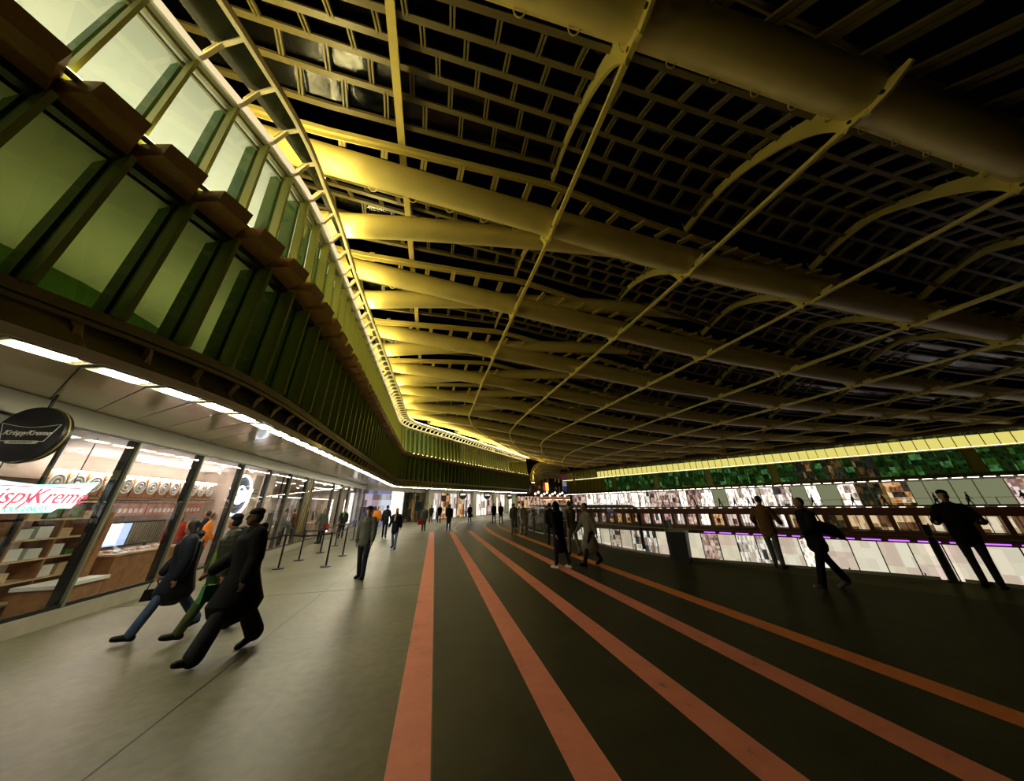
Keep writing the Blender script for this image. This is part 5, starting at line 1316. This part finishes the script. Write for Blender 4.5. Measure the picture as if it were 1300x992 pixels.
# --- walking group at the left
p1, j1 = person(-4.06, 7.28, 208, 'person in a long dark navy coat and blue jeans, leftmost of the walking group', 1.66, ((26, 4), (-20, 18)), ((-8, 14), (14, 18)), 5, navy, jeans, hem=0.64, puffy=0.05, head='long', hood=True, det=2, out=(14, 10), wide=0.012, turn=-50)
p2, j2 = person(-3.36, 7.12, 212, 'person in a dark green puffer jacket and olive trousers, middle of the walking group', 1.72, ((26, 4), (-20, 16)), ((-10, 16), (10, 20)), 4, dkgreen, olive, hem=0.80, puffy=0.045, head='beanie', headm=dk, hood=True, det=2, wide=0.012, turn=-40)
p3, j3 = person(-2.62, 6.08, 226, 'person in a black hooded coat and cap striding left, nearest the camera', 1.79, ((23, 2), (-23, 8)), ((-6, 20), (14, 40)), 3, black, dk, hem=0.58, puffy=0.04, head='cap', headm=C_('black_cap', (0.01, 0.01, 0.01)), skin=SKIN_D, hood=True, det=2, wide=0.045, flare=0.05, turn=-12)
p4, j4 = person(-1.83, 10.6, 262, 'person in a grey-green jacket and cap walking towards the camera', 1.76, ((12, 12), (-8, 10)), ((10, 10), (-8, 12)), 1, greyg, C_('dark_navy_jeans', (0.02, 0.025, 0.035)), hem=0.86, head='cap', headm=C_('dark_cap', (0.02, 0.018, 0.015)), det=2)
def handbag(pos, m, lab, w=0.26, hh=0.18, rz=0.0, drop=0.16, strap_m=None):
    t = empty('handbag', (pos.x, pos.y, pos.z), rz); tag(t, lab, 'bag')
    mb = MB(); mb.hexa([(-w / 2, -0.05, -drop - hh), (w / 2, -0.05, -drop - hh), (w / 2, 0.05, -drop - hh), (-w / 2, 0.05, -drop - hh), (-w * .42, -0.035, -drop), (w * .42, -0.035, -drop), (w * .42, 0.035, -drop), (-w * .42, 0.035, -drop)]); mb.obj('body', m, t)
    for s in (-0.03, 0.03):
        mb = MB(); mb.tube([(-w * .3, s, -drop), (-w * .22, s * .6, -drop * .35), (0, s * .2, 0.0), (w * .22, s * .6, -drop * .35), (w * .3, s, -drop)], 0.008, 6); mb.obj('handle', strap_m or m, t, True)
handbag(j1[1] + Vector((-0.02, 0, -0.02)), black, 'small black handbag held by the leftmost walker', 0.2, 0.15, 0.5, 0.13)
handbag(j3[1] + Vector((0.06, 0.1, 0.0)), C_('green_bag_cloth', (0.03, 0.14, 0.05)), 'green shopping bag between the two nearest walkers', 0.17, 0.19, 1.0, 0.12)
t = empty('shoulder_bag', (-3.55, 7.22, 0.98), R(212) - PI / 2); tag(t, 'olive green shoulder bag on the hip of the middle walker', 'bag')
mb = MB(); chain(mb, [(-0.17, -0.02, -0.12), (-0.17, -0.02, 0.1)], [(0.06, 0.15), (0.05, 0.13)], 14); mb.obj('body', C_('bright_olive_bag', (0.10, 0.17, 0.02)), t, True); MB().ribbon([(-0.17, -0.1, 0.1), (-0.13, -0.1, 0.4), (0.1, -0.05, 0.5)], 0.03, 0.01, (1, 0.2, 0)).obj('strap', dk, t)
# --- middle distance
person(-2.94, 22.9, 92, 'person in dark clothes walking away behind the man in the grey-green jacket', 1.78, ((14, 8), (-14, 12)), top=dk, head='hair', det=1, hem=0.8)
person(-1.72, 17.0, 262, 'person in a dark coat with a cream scarf and pale jeans walking towards the camera', 1.66, ((10, 8), (-10, 14)), top=navy, bottom=lblue, head='long', headm=HAIRB, scarf=scarfm, det=1, hem=0.74, puffy=.01, shoe=dk)
person(-3.9, 25.6, 250, 'person in a bright orange jacket behind the queue', 1.74, ((6, 6), (-6, 6)), top=orange, det=1, hem=0.82, puffy=.015)
far = [(531, 660, 280, dk, dk, 'in dark clothes at the far left of the distant crowd', 'hair'), (537, 675, 270, greyg, dk, 'in a grey coat carrying a red bag', 'hair'), (546.6, 664, 100, dk, dk, 'in black walking away beside the red-bag carrier', 'hair'), (557, 664, 280, black, dk, 'in a black jacket left of the first floor stripe end', 'hair'),
       (569, 674, 268, navy, dk, 'in a dark hooded coat at the end of the second floor stripe', 'hood'), (587.5, 654, 90, dk, dk, 'small and dark in front of the bright far shops', 'hair'), (596, 664, 95, navy, dk, 'in a navy coat with a bag at the far curve', 'hair'), (615, 653, 200, dk, dk, 'small and dark right of the far curve', 'hair'),
       (627, 665, 92, black, dk, 'left one of a dark pair walking away', 'hair'), (636, 666, 92, black, dk, 'right one of a dark pair walking away', 'beanie'), (653.5, 672.5, 95, black, black, 'in a long black coat with pale shoes walking away', 'hair')]
Rm = M3; CP = Vector((0, 0, 1.75))
def ground(px, py, z=0.0):
    r = Rm @ Vector((px - 650, -(py - 451.5), -FPX)); t = (z - CP.z) / r.z; return CP + r * t
random.seed(12)
for px, py, fc, tp, bt, lab, hdw in far:
    g = ground(px, py); sw = random.uniform(8, 18)
    b, jw = person(g.x, g.y, fc, 'person ' + lab, random.uniform(1.66, 1.8), ((sw, 8), (-sw, 12)), top=tp, bottom=bt, head=hdw, det=0, hem=0.62 if 'coat' in lab else 0.82, shoe=whitesh if 'pale shoes' in lab else None, puffy=.012)
    if 'red bag' in lab: handbag(jw[1], C_('red_bag', (0.35, 0.02, 0.03)), 'dark red bag carried in the distant crowd', 0.36, 0.3, 0.2, 0.1)
    if 'with a bag' in lab: handbag(jw[1], black, 'dark bag carried at the far curve', 0.32, 0.3, 0.2, 0.1)
# --- right cluster in long coats
g = ground(713, 722); person(g.x, g.y, 115, 'person in a black hooded long coat with white shoes, walking away', 1.76, ((10, 6), (-12, 10)), top=black, bottom=dk, hem=0.55, head='hood', shoe=whitesh, det=1, puffy=.015)
g = ground(752, 719); person(g.x, g.y, 190, 'person in an open pale grey coat with dark back, striding left past the glass screen', 1.74, ((24, 4), (-24, 10)), top=greyc, bottom=dk, hem=0.50, head='hair', det=1, flare=.04)
g = ground(729, 706); person(g.x, g.y, 100, 'person in a khaki outfit partly hidden behind the pale grey coat', 1.74, ((12, 6), (-14, 10)), top=C_('khaki_jacket', (0.12, 0.11, 0.06)), bottom=khaki, head='hair', det=1)
g = ground(701, 693); person(g.x, g.y, 85, 'person in dark clothes left of the black hooded coat', 1.72, ((12, 6), (-12, 10)), top=dk, head='hair', det=1)
g = ground(668, 684); person(g.x, g.y + 3, 85, 'person standing by the far balustrade in grey-green', 1.72, ((3, 2), (-3, 2)), top=greyg, bottom=khaki, head='hair', det=0)
g = ground(684, 686); person(g.x, g.y + 3, 100, 'person in a pale coat at the far balustrade', 1.72, ((8, 2), (-8, 2)), top=greyc, bottom=khaki, head='hair', det=0, hem=.7)
# --- at the balustrade on the right
person(9.2, 8.15, 30, 'person in a brown leather jacket and grey-green trousers at the balustrade', 1.78, ((8, 0), (-6, 0)), ((4, 62), (4, 62)), 0, brown, C_('grey_green_trousers', (0.10, 0.11, 0.08)), hem=0.84, head='hair', headm=HAIR, det=1, out=(24, 24), puffy=.01)
p, jb = person(8.12, 6.16, 165, 'person all in black striding left with a big bag behind the shoulder', 1.75, ((20, 2), (-24, 8)), ((26, 34), (-10, 10)), 3, black, black, hem=0.80, head='hair', det=1, shoe=C_('pale_sole_shoe', (0.22, 0.2, 0.18)), puffy=.01, wide=.015)
t = empty('shoulder_bag', (8.42, 6.1, 1.12), R(165) - PI / 2); tag(t, 'large black bag hanging behind the man in black at the right', 'bag')
mb = MB(); mb.hexa([(-0.1, -0.32, -0.28), (0.12, -0.32, -0.24), (0.12, 0.1, -0.1), (-0.1, 0.1, -0.12), (-0.08, -0.2, 0.02), (0.1, -0.2, 0.02), (0.1, 0.08, 0.12), (-0.08, 0.08, 0.12)]); mb.obj('body', black, t); MB().ribbon([(0, 0.02, 0.1), (-0.02, 0.1, 0.3), (-0.1, 0.16, 0.36)], 0.03, 0.01, (1, 0, 0)).obj('strap', dk, t)
person(10.98, 5.25, 205, 'person in a black jacket leaning on the balustrade with forearms crossed, far right', 1.80, ((14, 2), (-6, 0)), ((16, 78), (16, 72)), -3, black, dk, hem=0.84, head='beanie', headm=black, det=1, out=(26, 22), puffy=.02)
# --- by and in the shops
person(-6.02, 21.2, 250, 'person in grey with a red bag standing by the shop window', 1.7, ((2, 0), (-2, 0)), top=greyg, bottom=dk, head='hair', det=1, hem=.7)
handbag(Vector((-5.75, 21.0, 0.95)), C_('red_bag', (0.35, 0.02, 0.03)), 'red bag of the person by the shop window', 0.3, 0.26, 0.5, 0.06)
person(-6.95, 12.9, 20, 'person in an orange top inside the shop behind the walkers', 1.68, ((2, 0), (-2, 0)), top=orange, head='hair', headm=HAIRB, det=0)
person(-7.45, 13.7, 200, 'person in dark clothes inside the shop near the neon ring', 1.74, ((2, 0), (-2, 0)), top=dk, head='hair', det=0)
person(-7.9, 13.15, 300, 'person in a red top inside the shop at the counter end', 1.7, ((2, 0), (-2, 0)), top=C_('red_top', (0.4, 0.05, 0.03)), head='long', det=0)
person(-7.2, 20.2, 120, 'person in black inside the farther shop', 1.74, ((2, 0), (-2, 0)), top=black, head='hair', det=0)
person(-7.0, 18.6, 60, 'person in olive inside the farther shop behind the barriers', 1.74, ((2, 0), (-2, 0)), top=greyg, head='hair', det=0)
person(-5.7, 24.2, 280, 'person in dark clothes with a green scarf by the recessed door', 1.7, ((6, 0), (-6, 0)), top=dk, head='hair', det=0, scarf=C_('green_scarf', (0.05, 0.4, 0.05)))
# --- tiny people across the court, walking on its terrace and ground floor
base, _ = person(0, 0, 90, 'small dark walking figure across the court', 1.74, ((18, 6), (-18, 10)), top=dk, det=0); kids0 = [(k, []) for k in bpy.data.objects if k.parent is base]
first = True; random.seed(77)
for uu in [27, 30.5, 33.2, 37.5, 40, 42.2, 43.0, 48.5, 51, 55.6, 58.8, 63.5, 66.2, 70.4, 74, 79]:
    if uu > PO.L - 2: break
    x, y = PO.at(uu, random.uniform(-1.6, -0.7)); o = base if first else fast_copy(base, kids0)
    o.location = (x, y, 0.03); o.rotation_euler = (0, 0, PO.ang(uu) + random.choice([0, PI]) - PI / 2 + random.uniform(-.3, .3)); s_ = random.uniform(.95, 1.03); o.scale = (s_, s_, s_); first = False
    tag(o, 'small dark figure walking along the shops across the court', 'person', 'small figures across the court')
for px, py, lab in ((1080, 724, 'left'), (1135, 726, 'middle'), (1175, 731, 'right')):
    g = ground(px, py, -7.9); o = fast_copy(base, kids0); o.location = (g.x, g.y, -9.3); o.rotation_euler = (0, 0, random.uniform(0, 6)); tag(o, 'dark figure down on the court floor, %s one of three seen over the edge' % lab, 'person')
# balustrade on the terrace across the court
src = None; uu = 1.5
while uu < PO.L - 2:
    x, y = PO.at(uu, -0.12)
    if src is None: src = MB().box(-0.035, 0.035, -0.03, 0.03, 0.0, 1.05).obj('railing_post', M['dark']); o = src
    else: o = src.copy(); COL.objects.link(o)
    o.location = (x, y, 0.025); o.rotation_euler = (0, 0, PO.ang(uu)); tag(o, 'short dark railing post on the terrace across the court', 'railing post', 'railing posts across the court'); uu += 2.3
mb = MB(); mb.tube(PO.line(1, PO.L - 1, 1, -0.12, 1.08), 0.025, 6); o = mb.obj('handrail', M['mullion']); tag(o, 'thin handrail on the terrace across the court', 'handrail')

bpy.data.scenes.remove(WS)
